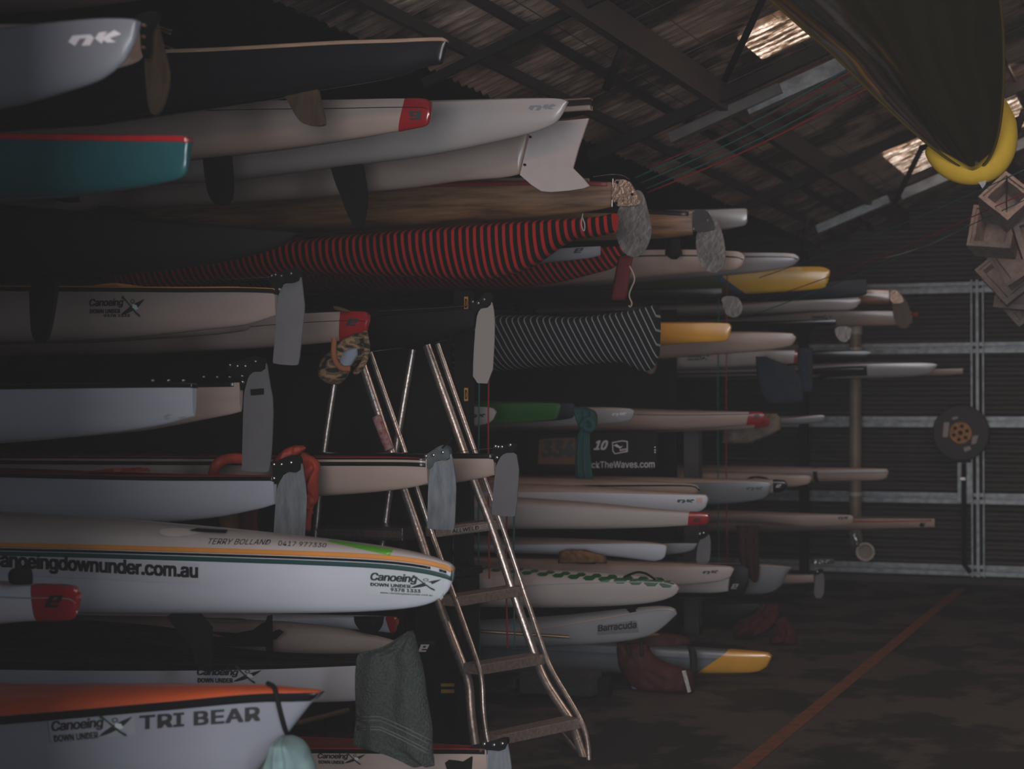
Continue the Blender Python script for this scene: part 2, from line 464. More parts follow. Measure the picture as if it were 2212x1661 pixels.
# ---------------------------------------------------------------- soft things
def blob(name, rows, Y, depth, mat, parent=None, wr=.01, ws=14, n=16, m=40, back=.5, lean=0, folds=None, seed=0, pows=.5):
    """closed soft body traced by rows (py, x left, x right)"""
    ys = [r[0] for r in rows]; fl = pchip([(r[0], r[1]) for r in rows]); fr = pchip([(r[0], r[2]) for r in rows])
    vs = []; fs = []; y0, y1 = ys[0], ys[-1]
    for i in range(m+1):
        t = i/m; py = y0+(y1-y0)*t; a, b = fl(py), fr(py)
        e = min(1, (min(t, 1-t)*8+.05))**.5
        for j in range(2*n):
            front = j <= n; u = (j/n*2-1) if front else (1-(j-n)/n*2)
            px = a+(b-a)*(u+1)/2
            bulge = depth*e*max(0, 1-u*u)**pows*(1 if front else -back)
            p = at(px, py, Y)
            w = (noise.noise(Vector((p.x*ws+seed, p.z*ws*.6, seed)))+.5*noise.noise(Vector((p.x*ws*2.3, p.z*ws*1.5, seed+5))))*wr
            if folds: w += folds[0]*math.sin(u*folds[1]+t*folds[2]+seed)
            w *= min(1, (1-abs(u))*6+.25)
            p = p+Vector((0, -(bulge+w)+lean*t, 0)); vs.append(p)
    m2 = 2*n
    for i in range(m):
        for j in range(m2): fs.append((i*m2+j, i*m2+(j+1) % m2, (i+1)*m2+(j+1) % m2, (i+1)*m2+j))
    fs += [tuple(range(m2)), tuple(m*m2+j for j in range(m2))[::-1]]
    return mk(name, vs, fs, mat, parent, True)
def rudder(b, blade, bracket, bl, bmat=None, brm=None, th=.007, boltm=None, rnd=1, name='rudder'):
    r = plate('rudder_blade', blade, b.Y, bmat or BLADE, b.root, th, rnd)
    if bracket: 
        k = plate('rudder_bracket', bracket, b.Y, brm or BLKM, b.root, .028, 1)
        bolts(bl, b.Y-.015, k, mat=boltm)
    return r
# ================================================================ camera and view
cam = bpy.data.cameras.new('camera'); cam.sensor_width = 36; cam.lens = F/2212*36; cam.clip_end = 100; cam.clip_start = .05
cam.dof.use_dof = True; cam.dof.focus_distance = 7.4; cam.dof.aperture_fstop = 3.2
camo = bpy.data.objects.new('camera', cam); COL.objects.link(camo); camo.location = CAM; camo.rotation_euler = (math.pi/2+PITCH, 0, YAW); SC.camera = camo
SC.view_settings.view_transform = 'Standard'; SC.view_settings.look = 'None'; SC.view_settings.gamma = 1; SC.view_settings.exposure = 0
w = bpy.data.worlds.new('world'); SC.world = w; w.use_nodes = True
w.node_tree.nodes['Background'].inputs[0].default_value = (.6, .7, 1, 1); w.node_tree.nodes['Background'].inputs[1].default_value = .01

# ================================================================ setting
YW = 17.0
def struct(name, g, mat, bevel=0, smooth=False):
    o = mk(name, g[0], g[1], mat, None, smooth, bevel); o['kind'] = 'structure'; return o
def roofz(x):
    if x < -3.3: return 3.196+.25*(-3.3-x)
    if x < 1.6: return 4.47+.386*x
    return 4.47+.386*1.6-.386*(x-1.6)
def roofhit(px, py, dz=0):
    d = ROT @ Vector(((px-CX)/F, -(py-CY)/F, -1.0)); t = (4.47-dz-CAMZ)/(d.z-.386*d.x); return CAM+d*t
def floorhit(px, py):
    d = ROT @ Vector(((px-CX)/F, -(py-CY)/F, -1.0)); return CAM+d*(-CAMZ/d.z)

# concrete floor
m = bpy.data.materials.new('stained_concrete'); m.use_nodes = True; nt = m.node_tree; b = nt.nodes['Principled BSDF']
tc = nt.nodes.new('ShaderNodeTexCoord')
def nz(sc, det, st=(1, 1, 1), rough=.6):
    mp = nt.nodes.new('ShaderNodeMapping'); mp.inputs['Scale'].default_value = st; nt.links.new(tc.outputs['Object'], mp.inputs[0])
    n = nt.nodes.new('ShaderNodeTexNoise'); n.inputs['Scale'].default_value = sc; n.inputs['Detail'].default_value = det; n.inputs['Roughness'].default_value = rough
    nt.links.new(mp.outputs[0], n.inputs['Vector']); return n
def ramp(src, a, ca, bb, cb):
    r = nt.nodes.new('ShaderNodeValToRGB'); r.color_ramp.elements[0].position = a; r.color_ramp.elements[0].color = (*ca, 1); r.color_ramp.elements[1].position = bb; r.color_ramp.elements[1].color = (*cb, 1)
    nt.links.new(src, r.inputs[0]); return r
r1 = ramp(nz(1.3, 10, (1.3, 1, 1)).outputs['Fac'], .47, (.010,.010,.008), .53, (.075,.062,.050))
r2 = ramp(nz(14, 6).outputs['Fac'], .3, (.75,.75,.75), .7, (1.1,1.1,1.1))
mx = nt.nodes.new('ShaderNodeMix'); mx.data_type = 'RGBA'; mx.blend_type = 'MULTIPLY'; mx.inputs[0].default_value = 1
nt.links.new(r1.outputs[0], mx.inputs[6]); nt.links.new(r2.outputs[0], mx.inputs[7])
nt.links.new(mx.outputs[2], b.inputs['Base Color']); b.inputs['Roughness'].default_value = .7
FLOORM = m
struct('floor', boxg((-4, 5.5, -.05), (12.2, 23.4, .1)), FLOORM)
# painted line on the floor
A0, A1 = floorhit(1556, 1700), floorhit(2042, 1300)
d = (A1-A0).normalized(); A0 -= d*2.5; A1 += d*1.2
n_ = Vector((-d.y, d.x, 0))*.042
LINE = M('worn_orange_paint', (.30,.085,.025), .6, dirt=.6, scale=12, dcol=(.09,.06,.045))
nseg = 60; vs = []; fs = []
for i in range(nseg+1):
    p = A0+(A1-A0)*i/nseg; p.z = .004; vs += [p-n_, p+n_]
fs = [(2*i, 2*i+1, 2*i+3, 2*i+2) for i in range(nseg)]
o = mk('trim_1', vs, fs, LINE, None, False); o['kind'] = 'structure'; o['label'] = 'worn orange line painted along the concrete aisle floor'

# walls
WALLM = M('dark_corrugated_steel', (.055,.052,.048), .5, metal=.3, dirt=.4, scale=5, stretch=(.3,1,5))
def wallcorr(name, x0, x1, y, z0, z1):
    vs = []; n = int((z1-z0)/.076*8); fs = []
    for i in range(n+1):
        z = z0+(z1-z0)*i/n; yy = y+.011*math.sin(2*math.pi*z/.09)
        vs += [Vector((x0, yy, z)), Vector((x1, yy, z))]
    fs = [(2*i, 2*i+1, 2*i+3, 2*i+2) for i in range(n)]
    return struct(name, (vs, fs), WALLM, smooth=True)
wallcorr('wall_far', -9.9, 2.0, YW, 0, 5.6)
PLAINW = M('dim_plaster_wall', (.05,.048,.045), .8, dirt=.3)
struct('wall_left', boxg((-9.95, 5.5, 2.8), (.1, 23, 5.6)), PLAINW)
struct('wall_near', merge([boxg((-5.9, -2.65, 2.8), (8.0, .1, 5.6)), boxg((1.85, -2.65, 2.8), (.3, .1, 5.6)), boxg((.0, -2.65, 4.4), (3.8, .1, 2.4))]), PLAINW)
struct('wall_right', boxg((2.05, 7.2, 2.8), (.1, 20, 5.6)), PLAINW)
# unseen panel added to keep doorway light out of the deep left rack
struct('shade_panel', boxg((-6.1, 3.0, 1.75), (7.6, .06, 3.5)), PLAINW)
struct('shade_panel', boxg((-6.65, 8.055, 1.06), (6.5, .03, 2.12)), BLKM)  # black panel added to block light and darken the deep middle bay
struct('shade_panel', boxg((-6.68, 12.37, 1.17), (6.44, .03, 2.34)), BLKM)  # another added light blocker, keeps the deep far bay dark

# roof sheets with rippled foil lining
def foil_mat():
    m = bpy.data.materials.new('rippled_foil_lining'); m.use_nodes = True; nt = m.node_tree; b = nt.nodes['Principled BSDF']
    b.inputs['Metallic'].default_value = .8; b.inputs['Roughness'].default_value = .42
    tc = nt.nodes.new('ShaderNodeTexCoord')
    n = nt.nodes.new('ShaderNodeTexNoise'); n.inputs['Scale'].default_value = 2.2; n.inputs['Detail'].default_value = 5
    nt.links.new(tc.outputs['Object'], n.inputs['Vector'])
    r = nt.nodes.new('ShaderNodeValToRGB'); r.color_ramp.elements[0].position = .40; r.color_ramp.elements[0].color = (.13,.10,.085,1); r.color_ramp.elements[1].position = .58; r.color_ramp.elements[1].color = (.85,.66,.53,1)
    nt.links.new(n.outputs['Fac'], r.inputs[0]); nt.links.new(r.outputs[0], b.inputs['Base Color'])
    mp = nt.nodes.new('ShaderNodeMapping'); mp.inputs['Scale'].default_value = (.22, 1, .22); nt.links.new(tc.outputs['Object'], mp.inputs[0])
    n2 = nt.nodes.new('ShaderNodeTexNoise'); n2.inputs['Scale'].default_value = 22; n2.inputs['Detail'].default_value = 4; nt.links.new(mp.outputs[0], n2.inputs['Vector'])
    bp = nt.nodes.new('ShaderNodeBump'); bp.inputs['Strength'].default_value = .9; bp.inputs['Distance'].default_value = .03
    nt.links.new(n2.outputs['Fac'], bp.inputs['Height']); nt.links.new(bp.outputs['Normal'], b.inputs['Normal'])
    return m
FOIL = foil_mat()
def sheet(name, x0, x1, nx, y0, y1, ny):
    vs = []; fs = []
    for i in range(nx+1):
        x = x0+(x1-x0)*i/nx
        for j in range(ny+1):
            y = y0+(y1-y0)*j/ny
            z = roofz(x+(1e-6 if i == 0 else -1e-6))+.009*math.sin(2*math.pi*y/.095+1.3*noise.noise(Vector((x*.8, y*1.5, 0))))+.012*noise.noise(Vector((x*1.2, y*9, 4)))
            vs.append(Vector((x, y, z)))
    fs = [(i*(ny+1)+j, i*(ny+1)+j+1, (i+1)*(ny+1)+j+1, (i+1)*(ny+1)+j) for i in range(nx) for j in range(ny)]
    return struct(name, (vs, fs), FOIL, smooth=True)
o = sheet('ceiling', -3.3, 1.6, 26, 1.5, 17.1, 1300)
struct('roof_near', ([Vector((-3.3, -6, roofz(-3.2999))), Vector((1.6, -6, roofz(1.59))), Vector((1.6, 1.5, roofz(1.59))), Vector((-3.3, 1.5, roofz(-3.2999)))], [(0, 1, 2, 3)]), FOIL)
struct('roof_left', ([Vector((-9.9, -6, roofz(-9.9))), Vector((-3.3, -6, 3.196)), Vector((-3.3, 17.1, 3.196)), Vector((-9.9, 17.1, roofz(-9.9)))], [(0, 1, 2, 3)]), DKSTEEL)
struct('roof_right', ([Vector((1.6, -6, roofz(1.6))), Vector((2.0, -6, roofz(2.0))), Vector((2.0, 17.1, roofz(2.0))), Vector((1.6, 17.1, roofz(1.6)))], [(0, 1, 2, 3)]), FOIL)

# skylights : translucent sheets with crumpled wire mesh and foil edges
def sky_mat(strength):
    m = bpy.data.materials.new('skylight_sheet'); m.use_nodes = True; nt = m.node_tree; b = nt.nodes['Principled BSDF']
    tc = nt.nodes.new('ShaderNodeTexCoord'); mp = nt.nodes.new('ShaderNodeMapping'); mp.inputs['Scale'].default_value = (.5, 1, .5); nt.links.new(tc.outputs['Object'], mp.inputs[0])
    n = nt.nodes.new('ShaderNodeTexNoise'); n.inputs['Scale'].default_value = 17; n.inputs['Detail'].default_value = 12; n.inputs['Roughness'].default_value = .75; nt.links.new(mp.outputs[0], n.inputs['Vector'])
    w = nt.nodes.new('ShaderNodeTexWave'); w.bands_direction = 'Y'; w.inputs['Scale'].default_value = 3.4; w.inputs['Distortion'].default_value = 1.5; w.inputs['Detail'].default_value = 3; nt.links.new(tc.outputs['Object'], w.inputs['Vector'])
    a = nt.nodes.new('ShaderNodeMath'); a.operation = 'ADD'; nt.links.new(n.outputs['Fac'], a.inputs[0])
    k = nt.nodes.new('ShaderNodeMath'); k.operation = 'MULTIPLY'; k.inputs[1].default_value = .10; nt.links.new(w.outputs['Fac'], k.inputs[0]); nt.links.new(k.outputs[0], a.inputs[1])
    r = nt.nodes.new('ShaderNodeValToRGB'); e = r.color_ramp.elements; e[0].position = .50; e[0].color = (.03,.018,.01,1); e[1].position = .66; e[1].color = (1,.86,.74,1); x = r.color_ramp.elements.new(.57); x.color = (.34,.2,.12,1)
    nt.links.new(a.outputs[0], r.inputs[0]); nt.links.new(r.outputs[0], b.inputs['Emission Color']); b.inputs['Emission Strength'].default_value = strength
    b.inputs['Base Color'].default_value = (.2,.16,.13,1)
    return m
SKYM = sky_mat(1.35)
def skylight(name, pts, dz=.035):
    P = [roofhit(x, y, dz) for x, y in pts]
    x0 = min(p.x for p in P); x1 = max(p.x for p in P); y0 = min(p.y for p in P); y1 = max(p.y for p in P)
    return rect_sky(name, x0, x1, y0, y1, dz)
def rect_sky(name, x0, x1, y0, y1, dz=.035):
    g = merge([([Vector((x, y, 4.47+.386*x-dz-e)) for e in (0, -.012) for x, y in ((x0, y0), (x1, y0), (x1, y1), (x0, y1))], [(0,1,2,3),(4,5,6,7),(0,1,5,4),(1,2,6,5),(2,3,7,6),(3,0,4,7)])])
    return struct(name, g, SKYM)
s1 = [roofhit(x, y, .035) for x, y in ((1590,82),(1735,22),(1785,76),(1645,140))]
rect_sky('window_1', s1[0].x, s1[0].x+1.15, (s1[2].y+s1[3].y)/2-.1, (s1[0].y+s1[1].y)/2)
s2 = [roofhit(x, y, .035) for x, y in ((1908,338),(2010,312),(2030,372),(1950,385))]
rect_sky('window_2', min(p.x for p in s2[:1]), s2[0].x+1.0, min(s2[0].y, s2[3].y), max(s2[0].y, s2[3].y))
rect_sky('fill_panel', .15, 1.35, 6.0, 12.0)  # unseen glowing panel added to brighten the foil and boat tips

# roof timbers and steel
DKT = M('brown_purlin', (.035,.028,.024), .6, dirt=.3, stretch=(3,.3,3))
def purlin(x, w, h, mat=DKT, name='beam', dz=.0):
    z = roofz(x)-h/2-.03-dz
    return struct('trim_2', beamg((x, 1.5, z), (x, 16.98, z), w, h), mat)
for x, w_, h_ in ((-2.49,.05,.15), (-2.80,.03,.04), (-3.05,.03,.05), (-1.49,.05,.15), (-1.16,.02,.02), (-.2,.05,.15), (.9,.05,.15)): purlin(x, w_, h_)
def rafter(Y, w, h, mat, x0=-3.25, x1=1.55, dz=.0):
    return struct('trim_3', beamg((x0, Y, roofz(x0)-h/2-.04-dz), (x1, Y, roofz(x1)-h/2-.04-dz), w, h), mat)
rf = roofhit(1735, 178, .2); rafter(rf.y, .09, .09, GALV, rf.x-.32, 1.5, .12)
rf2 = roofhit(2000, 400, .2); rafter(rf2.y, .09, .08, GALV, rf2.x-.2, 1.5, .12)
rf3 = roofhit(1830, 470, .2); rafter(rf3.y, .08, .07, GALV, rf3.x-.25, rf3.x+.35, .12)
rf4 = roofhit(1540, 262, .2); rafter(rf4.y, .08, .06, M('dull_galvanised', (.12,.12,.12), .5, metal=.4, dirt=.4), rf4.x-.25, rf4.x+.4, .12)
for px, py, t in ((1600,195,.05), (1250,30,.03), (1850,345,.05)):
    q = roofhit(px, py, .15); rafter(q.y, t, t*1.4, DKSTEEL, dz=.06)
def brace(a, ya, b_, yb, r=.02):
    v, f = tubeg([at(*a, ya), at(*b_, yb)], r, 8); return struct('trim_4', (v, f), DKSTEEL, smooth=True)
y1_ = roofhit(1600, 120, .3).y
brace((1652, -10), y1_-.5, (1566, 172), y1_-.1, .018); y2_ = roofhit(1960, 400, .3).y; brace((1992, 318), y2_-.6, (1931, 441), y2_-.1, .022)
brace((1345, 105), 7.9, (1310, 190), 8.1, .022); brace((1745, 470), 13, (1730, 560), 13.2, .02)
brace((2212, 240), 9.9, (2178, 330), 10.1, .02); brace((2212, 255), 11, (1990, 320), 12, .022)
# wire safety mesh under the foil
WIRE = M('thin_mesh_wire', (.12,.10,.09), .5, metal=.5)
gs = []
for k in range(12):
    x = -3.1+k*.36
    gs.append(beamg((x, 1.5, roofz(x)-.018), (x, 16.9, roofz(x)-.018), .003, .003))
for k in range(26):
    y = 5+k*.45
    gs.append(beamg((-3.25, y, roofz(-3.25)-.02), (1.5, y, roofz(1.5)-.02), .003, .003))
struct('trim_5', merge(gs), WIRE)
# girts and stud of the far wall
def girt(i, pyc, x0=-9.8, x1=1.88):
    z = 1.6+(890-pyc)*16.55/F
    g = [boxg(((x0+x1)/2, YW-.10, z+.032), (x1-x0, .07, .034)), boxg(((x0+x1)/2, YW-.10, z-.030), (x1-x0, .07, .040)), boxg(((x0+x1)/2, YW-.045, z), (x1-x0, .02, .09))]
    o = struct('trim_6', merge(g), GALV); return o
for i, y in enumerate((622, 752, 911, 1075, 1229)): girt(i, y)
sx = at(2111, 900, 16.8).x
struct('trim_7', merge([boxg((sx+dx, YW-.16, 1.45), (w_, .04, 2.75)) for dx, w_ in ((-.052,.014), (0,.026), (.052,.014))]), GALV)
struct('trim_8', boxg((sx, YW-.13, 1.45), (.12, .01, 2.75)), DKSTEEL)
# concrete kerb at the foot of the far wall
struct('baseboard_far', boxg((-4, YW-.06, .03), (11.7, .1, .06)), M('dark_kerb', (.05,.048,.045), .8))
# ================================================================ boats, bay one (near)
def B(name, label, Y, top, bot, hull=WH, deck=None, group='boats laid across the storage racks', **k):
    return Boat(name, label, Y, top, bot, hull, deck, group=group, **k)
def ecap(b, q, pxt, pxb, mat=RED, emb=DEC, mir=False):
    c = b.cap(pxt, pxb, mat); s = e_shape()
    b.quad(q, mirror(s) if mir else s, emb, 'emblem', off=.006, parent=c); return c

a = B('surf_ski', 'pale blue-grey ski with silver lettering, topmost at the near left', 3.7, [(299,45),(291,42),(201,43),(0,67)],
      [(299,50),(296,75),(289,97),(268,134),(240,158),(221,171),(134,201),(33,228),(-60,245)], SLATE, L=5.8, B=.48)
a.quad([(147,72),(262,64),(262,95),(147,100)], nk_shape(), DECW)
a2 = B('kayak', 'cream kayak with curved wooden rudder behind the topmost grey ski', 4.35, [(307,52),(250,53),(0,55)], [(307,124),(300,132),(285,139),(262,146),(150,165),(0,180)], WARM, B=.4)
plate('rudder_blade', [(315,28),(335,27),(343,60),(352,95),(362,135),(367,165),(363,200),(352,232),(338,250),(325,243),(318,200),(314,120),(312,60)], 4.35, WOODD, a2.root, .012)
k = plate('rudder_bracket', [(296,32),(345,22),(342,45),(325,60),(322,124),(310,126),(306,60),(296,50)], 4.3, BLKM, a2.root, .02)
bolts([(313,55),(312,80),(311,103)], 4.28, k, .005, ALUB)
for a_, b_ in (((345,58),(370,66)), ((345,64),(368,73)), ((354,98),(372,105))): tube('rudder_cable', [at(*a_, 4.3), at(*b_, 4.25)], .0012, ALUB, a2.root, 6, 0)
B('kayak', 'dim brown kayak bottom cut off by the top left edge', 5.0, [(480,-92),(300,-88),(0,-80)], [(480,-70),(380,-24),(300,0),(150,18),(0,27)], M('brown_gelcoat', (.14,.10,.08), .4))
t = B('kayak', 'teal kayak with red seam line at the left edge', 4.2, [(412,300),(405,296),(330,296),(200,296),(0,297)], [(412,306),(409,335),(406,365),(400,378),(388,386),(330,400),(240,414),(100,430),(0,436)], TEAL, REDDK, B=.5, camber=.05)
t.band(.002, -.016, RED, lab='red seam trim')
c = B('kayak', 'black kayak with pale wooden gunwale and wooden skeg near the roof', 6.0, [(966,86),(960,83),(860,88),(740,94),(550,108),(365,118),(200,128)],
      [(966,92),(957,130),(954,139),(930,142),(857,166),(740,187),(680,196),(600,213),(500,228),(365,247),(200,270)], NAVYBLK, WOODP, L=5.6, camber=.1)
c.band(.004, -.012, WOODP, 'gunwale', lab='pale wooden gunwale')
plate('skeg', [(607,190),(686,180),(692,215),(706,268),(695,273),(672,272),(652,266),(640,250),(630,232)], 6.0, WOODD, c.root, .016, label='wooden skeg with growth rings')
d = B('surf_ski', 'cream ski with red nose cap and mirrored emblem, near the roof', 6.6, [(929,220),(922,215),(880,214),(740,218),(560,222),(380,228)], [(929,255),(926,266),(918,272),(900,276),(865,283),(740,305),(600,325),(450,342),(350,352)], WARM, L=5.8, camber=.1)
d.band(-.034, -.037, BLKM, off=.002)
ecap(d, [(883,240),(916,240),(908,259),(882,259)], 880, 862, mir=True)
plate('skeg', [(438,325),(498,318),(503,370),(505,400),(500,440),(470,446),(452,425),(444,385)], 6.6, BLKM, d.root, .016)
e = B('surf_ski', 'white ski with long rounded nose and grey lettering, near the roof', 7.3, [(1226,218),(1215,214),(1180,212),(1060,215),(927,219),(700,225)],
      [(1226,222),(1222,235),(1213,250),(1203,263),(1180,276),(1140,290),(1100,300),(1000,322),(900,340),(740,360),(600,378),(500,390)], WH, L=6)
e.quad([(1141,225),(1202,224),(1202,237),(1141,239)], nk_shape(), DECE)
plate('skeg', [(712,350),(780,338),(790,385),(795,430),(790,470),(782,492),(768,492),(752,465),(738,425),(725,395)], 7.3, BLKM, e.root, .016)
f = B('kayak', 'white kayak whose big notched rudder hangs over a wooden hull', 7.9, [(1150,262),(1000,262),(700,270)], [(1150,268),(1143,292),(1133,335),(1122,376),(1060,386),(1000,391),(900,405),(795,416),(650,430),(500,440)], WARM, L=5.6)
plate('rudder_blade', [(1272,256),(1200,263),(1149,270),(1143,300),(1124,378),(1147,398),(1170,413),(1190,415),(1230,412),(1262,407),(1274,402),(1260,385),(1238,363),(1250,320)], 7.86, BLADEW, f.root, .014, rnd=0, label='large notched white rudder')
bolts([(1146,296),(1134,356)], 7.84, f.root, .006, BLKM)
f2 = B('kayak', 'black and white striped stern end beside the big notched rudder', 8.5, [(1279,214),(1275,212),(1225,216),(1000,228)], [(1279,240),(1274,244),(1210,258),(1100,275)], BLK, WOODP, camber=.1)
f2.band(.004, -.006, WOODP, lab='pale wooden gunwale'); f2.band(-.036, -.062, WARM, 'side_stripe', lab='cream stripe')
tl = B('kayak', 'thin cream kayak resting just above the varnished wooden hull', 9.35, [(1272,385),(1200,384),(1000,386),(800,392)], [(1272,393),(1000,400),(800,408)], WARM, B=.36)
g = B('wooden_kayak', 'varnished wooden kayak with copper bracket and oval rudder', 8.85, [(1323,394),(1200,393),(1000,398),(795,405),(600,412)], [(1323,447),(1300,452),(1180,468),(1000,480),(880,488),(760,492),(500,500)], WOOD, REDDK, camber=.05, q=.9, p=.6)
g.band(.002, -.022, REDDK, lab='dark red gunwale strip')
plate('rudder_blade', [(1336,445),(1372,408),(1390,415),(1400,455),(1409,490),(1405,520),(1392,545),(1372,558),(1350,549),(1335,525),(1328,490)], 8.83, ALU, g.root, .006, rnd=2)
k = plate('rudder_bracket', [(1323,388),(1358,388),(1372,410),(1384,432),(1381,441),(1372,445),(1323,446)], 8.80, ALUB, g.root, .02, label='copper-tinted metal rudder bracket')
bolts([(1366,420),(1331,439),(1334,394)], 8.79, k, .008, BLKM); tube('hinge_pin', [at(1324,386,8.8), at(1322,447,8.8)], .006, STEEL, k, 8, 0)
tube('rudder_cable', [at(1282,382,8.8), at(1320,376,8.8), at(1345,378,8.8), at(1360,388,8.8)], .0015, ALUB, g.root, 6)
# red striped cover
SR = stripe_mat('red_striped_fleece', (.006,.006,.007), (.50,.022,.016), 8.2, .60, 0, 2.6)
SR2 = stripe_mat('red_striped_fleece_fine', (.006,.006,.007), (.45,.02,.015), 9.5, .62, .5, 3.2)
SB = stripe_mat('white_pinstriped_fleece', (.010,.011,.012), (.30,.36,.38), 10.2, .90, .42, 2.8)
h = B('boat_cover', 'red and black striped fleece cover below the varnished wooden kayak', 8.35, [(1329,460),(1290,468),(1150,478),(1000,490),(800,506),(640,520)], [(1329,500),(1290,510),(1250,514),(1220,527),(1180,556),(1120,588),(1040,605),(900,600),(760,596),(640,590)], SR, SR, cat='boat cover', group='striped fleece boat covers', B=.40, L=3.4, w0=.05, wob=.008)
tube('drawstring', [at(1259,462,8.25), at(1254,485,8.2), at(1262,503,8.2), at(1264,485,8.2), at(1258,470,8.2)], .003, M('pale_cord', (.45,.47,.46), .8), h.root, 6, 2)
h2 = B('kayak', 'pale kayak with angular black emblem between two striped covers', 9.25, [(1296,532),(1250,535),(1150,543),(1000,560)], [(1296,552),(1270,558),(1150,570),(1000,582)], GREY, camber=.05)
h2.quad([(1240,537),(1262,535),(1257,546),(1238,547)], e_shape(), DEC)
h3 = B('boat_cover', 'dim red striped cover under the pale kayak with emblem', 9.75, [(1350,528),(1300,535),(1200,552),(1100,575)], [(1350,560),(1320,580),(1280,592),(1200,612),(1100,622)], SR2, SR2, cat='boat cover', group='striped fleece boat covers', B=.4, L=3.6, w0=.04, wob=.008)
st = blob('strap', [(553,1336,1368),(600,1327,1360),(642,1319,1353),(648,1318,1350)], 9.1, .008, M('dark_red_webbing', (.12,.008,.012), .8), wr=.002, n=6, m=10)
tag(st, 'wide dark red strap hanging below the oval rudder', 'strap')
CORD = M('tan_cord', (.50,.38,.27), .8)
o = tube('cord', [at(1360,575,9.0), at(1368,590,9.0), at(1372,605,9.0), at(1362,625,9.0), at(1358,640,9.0), at(1366,655,9.0), at(1362,664,9.0), at(1358,660,9.0)], .004, CORD, None, 6, 2)
tag(o, 'knotted tan cord hanging beside the dark red strap', 'cord')
i1 = B('wooden_kayak', 'wooden kayak with dark metal bracket and grey oval rudder', 10.2, [(1497,458),(1400,454),(1250,452)], [(1497,507),(1440,514),(1400,516),(1250,520)], WOOD, BLK, camber=.05)
i1.band(.002, -.026, BLK, lab='gloss black gunwale')
plate('rudder_blade', [(1505,500),(1528,462),(1548,470),(1560,500),(1568,540),(1566,570),(1555,587),(1538,590),(1520,582),(1508,560),(1503,530)], 10.18, ALU, i1.root, .006, rnd=2)
k = plate('rudder_bracket', [(1496,452),(1525,452),(1536,470),(1546,492),(1540,498),(1496,503)], 10.15, M('dark_metal_bracket', (.10,.10,.10), .45, metal=.6, dirt=.4), i1.root, .02)
bolts([(1529,476),(1499,494)], 10.14, k, .006)
B('kayak', 'glossy grey square-ended kayak near the roof braces', 11.2, [(1614,452),(1610,450),(1530,452),(1400,455)], [(1614,480),(1610,486),(1600,489),(1560,496),(1400,505)], GREY, L=5)
j = B('surf_ski', 'cream ski with black waist line behind the grey oval rudder', 10.75, [(1609,553),(1602,546),(1590,543),(1385,542),(1200,550)], [(1609,560),(1604,572),(1595,579),(1585,583),(1500,590),(1370,602),(1250,612),(1150,620)], WARM, camber=.05)
j.band(-.032, -.040, BLK)
bl = blob('cloth_bag', [(512,1441,1468),(530,1440,1470),(548,1436,1474),(560,1450,1462)], 10.45, .05, BLKM, n=8, m=14); tag(bl, 'black cloth bag hung over the cream ski with black line', 'bag')
j2 = B('surf_ski', 'long pale ski just above the yellow nosed kayak', 12.0, [(1726,555),(1718,549),(1700,547),(1600,547),(1400,550)], [(1726,562),(1715,572),(1680,582),(1600,592),(1450,605),(1300,618)], GREY, WARM, camber=.05)
j2.band(-.022, -.032, BLK)
kk = B('kayak', 'green kayak with broad yellow nose and blue stripe', 13.0, [(1791,584),(1785,580),(1770,577),(1700,578),(1580,590),(1400,600)], [(1791,590),(1789,605),(1785,618),(1770,623),(1700,629),(1620,634),(1500,640),(1350,645)], OLV, camber=.05)
kk.cap(1548, 1598, BLU, 'nose_stripe', .002, 'blue stripe'); kk.cap(1563, 1614, YEL, 'nose_cap', .004, 'broad yellow nose')
B('kayak', 'dark blue kayak under the yellow nosed kayak', 13.9, [(1872,602),(1700,610),(1500,620)], [(1872,635),(1850,642),(1700,650),(1500,655)], NAVY)
mm = B('kayak', 'black kayak with a rounded grey rudder hanging down', 11.45, [(1560,622),(1400,622),(1250,622)], [(1560,640),(1540,648),(1400,656),(1250,662)], BLK)
plate('rudder_blade', [(1556,640),(1592,639),(1603,655),(1605,668),(1598,682),(1585,687),(1568,680),(1564,665)], 11.4, ALU, mm.root, .006, rnd=2)
B('surf_ski', 'pale rounded ski just above the long lettered ski at the far end', 14.5, [(1859,646),(1850,640),(1800,641),(1700,648),(1600,655)], [(1859,652),(1850,664),(1830,670),(1765,672),(1700,676),(1600,680)], WH)
n2 = B('wooden_kayak', 'glossy brown wooden kayak with rusty oval rudder at the far end', 15.05, [(1921,627),(1850,627),(1700,630)], [(1921,656),(1850,658),(1700,660)], WOOD, WOODP, camber=.05)
plate('rudder_blade', [(1926,645),(1928,630),(1942,628),(1958,648),(1968,675),(1967,700),(1957,711),(1943,708),(1930,690)], 15.0, WOODD, n2.root, .01, rnd=2)
plate('rudder_bracket', [(1923,627),(1938,626),(1952,645),(1950,655),(1924,656)], 14.97, ALUB, n2.root, .02)
oo = B('surf_ski', 'long white ski with small black lettering at the far end', 15.65, [(1970,674),(1930,672),(1800,672),(1680,680),(1560,690)], [(1970,698),(1930,703),(1800,706),(1680,710),(1560,712)], WARM, camber=.1)
canoe_logo(oo, [(1751,681),(1800,680),(1798,694),(1752,694)], False)
plate('tip_tab', [(1968,675),(1983,676),(1983,682),(1968,682)], 15.6, RED, oo.root, .02, 0, label='red tab')
p_ = B('kayak', 'amber yellow kayak nose beside the pinstriped cover', 10.7, [(1579,703),(1574,698),(1500,696),(1420,696),(1300,698)], [(1579,712),(1576,726),(1570,735),(1555,738),(1500,741),(1420,747),(1300,755)], YEL2)
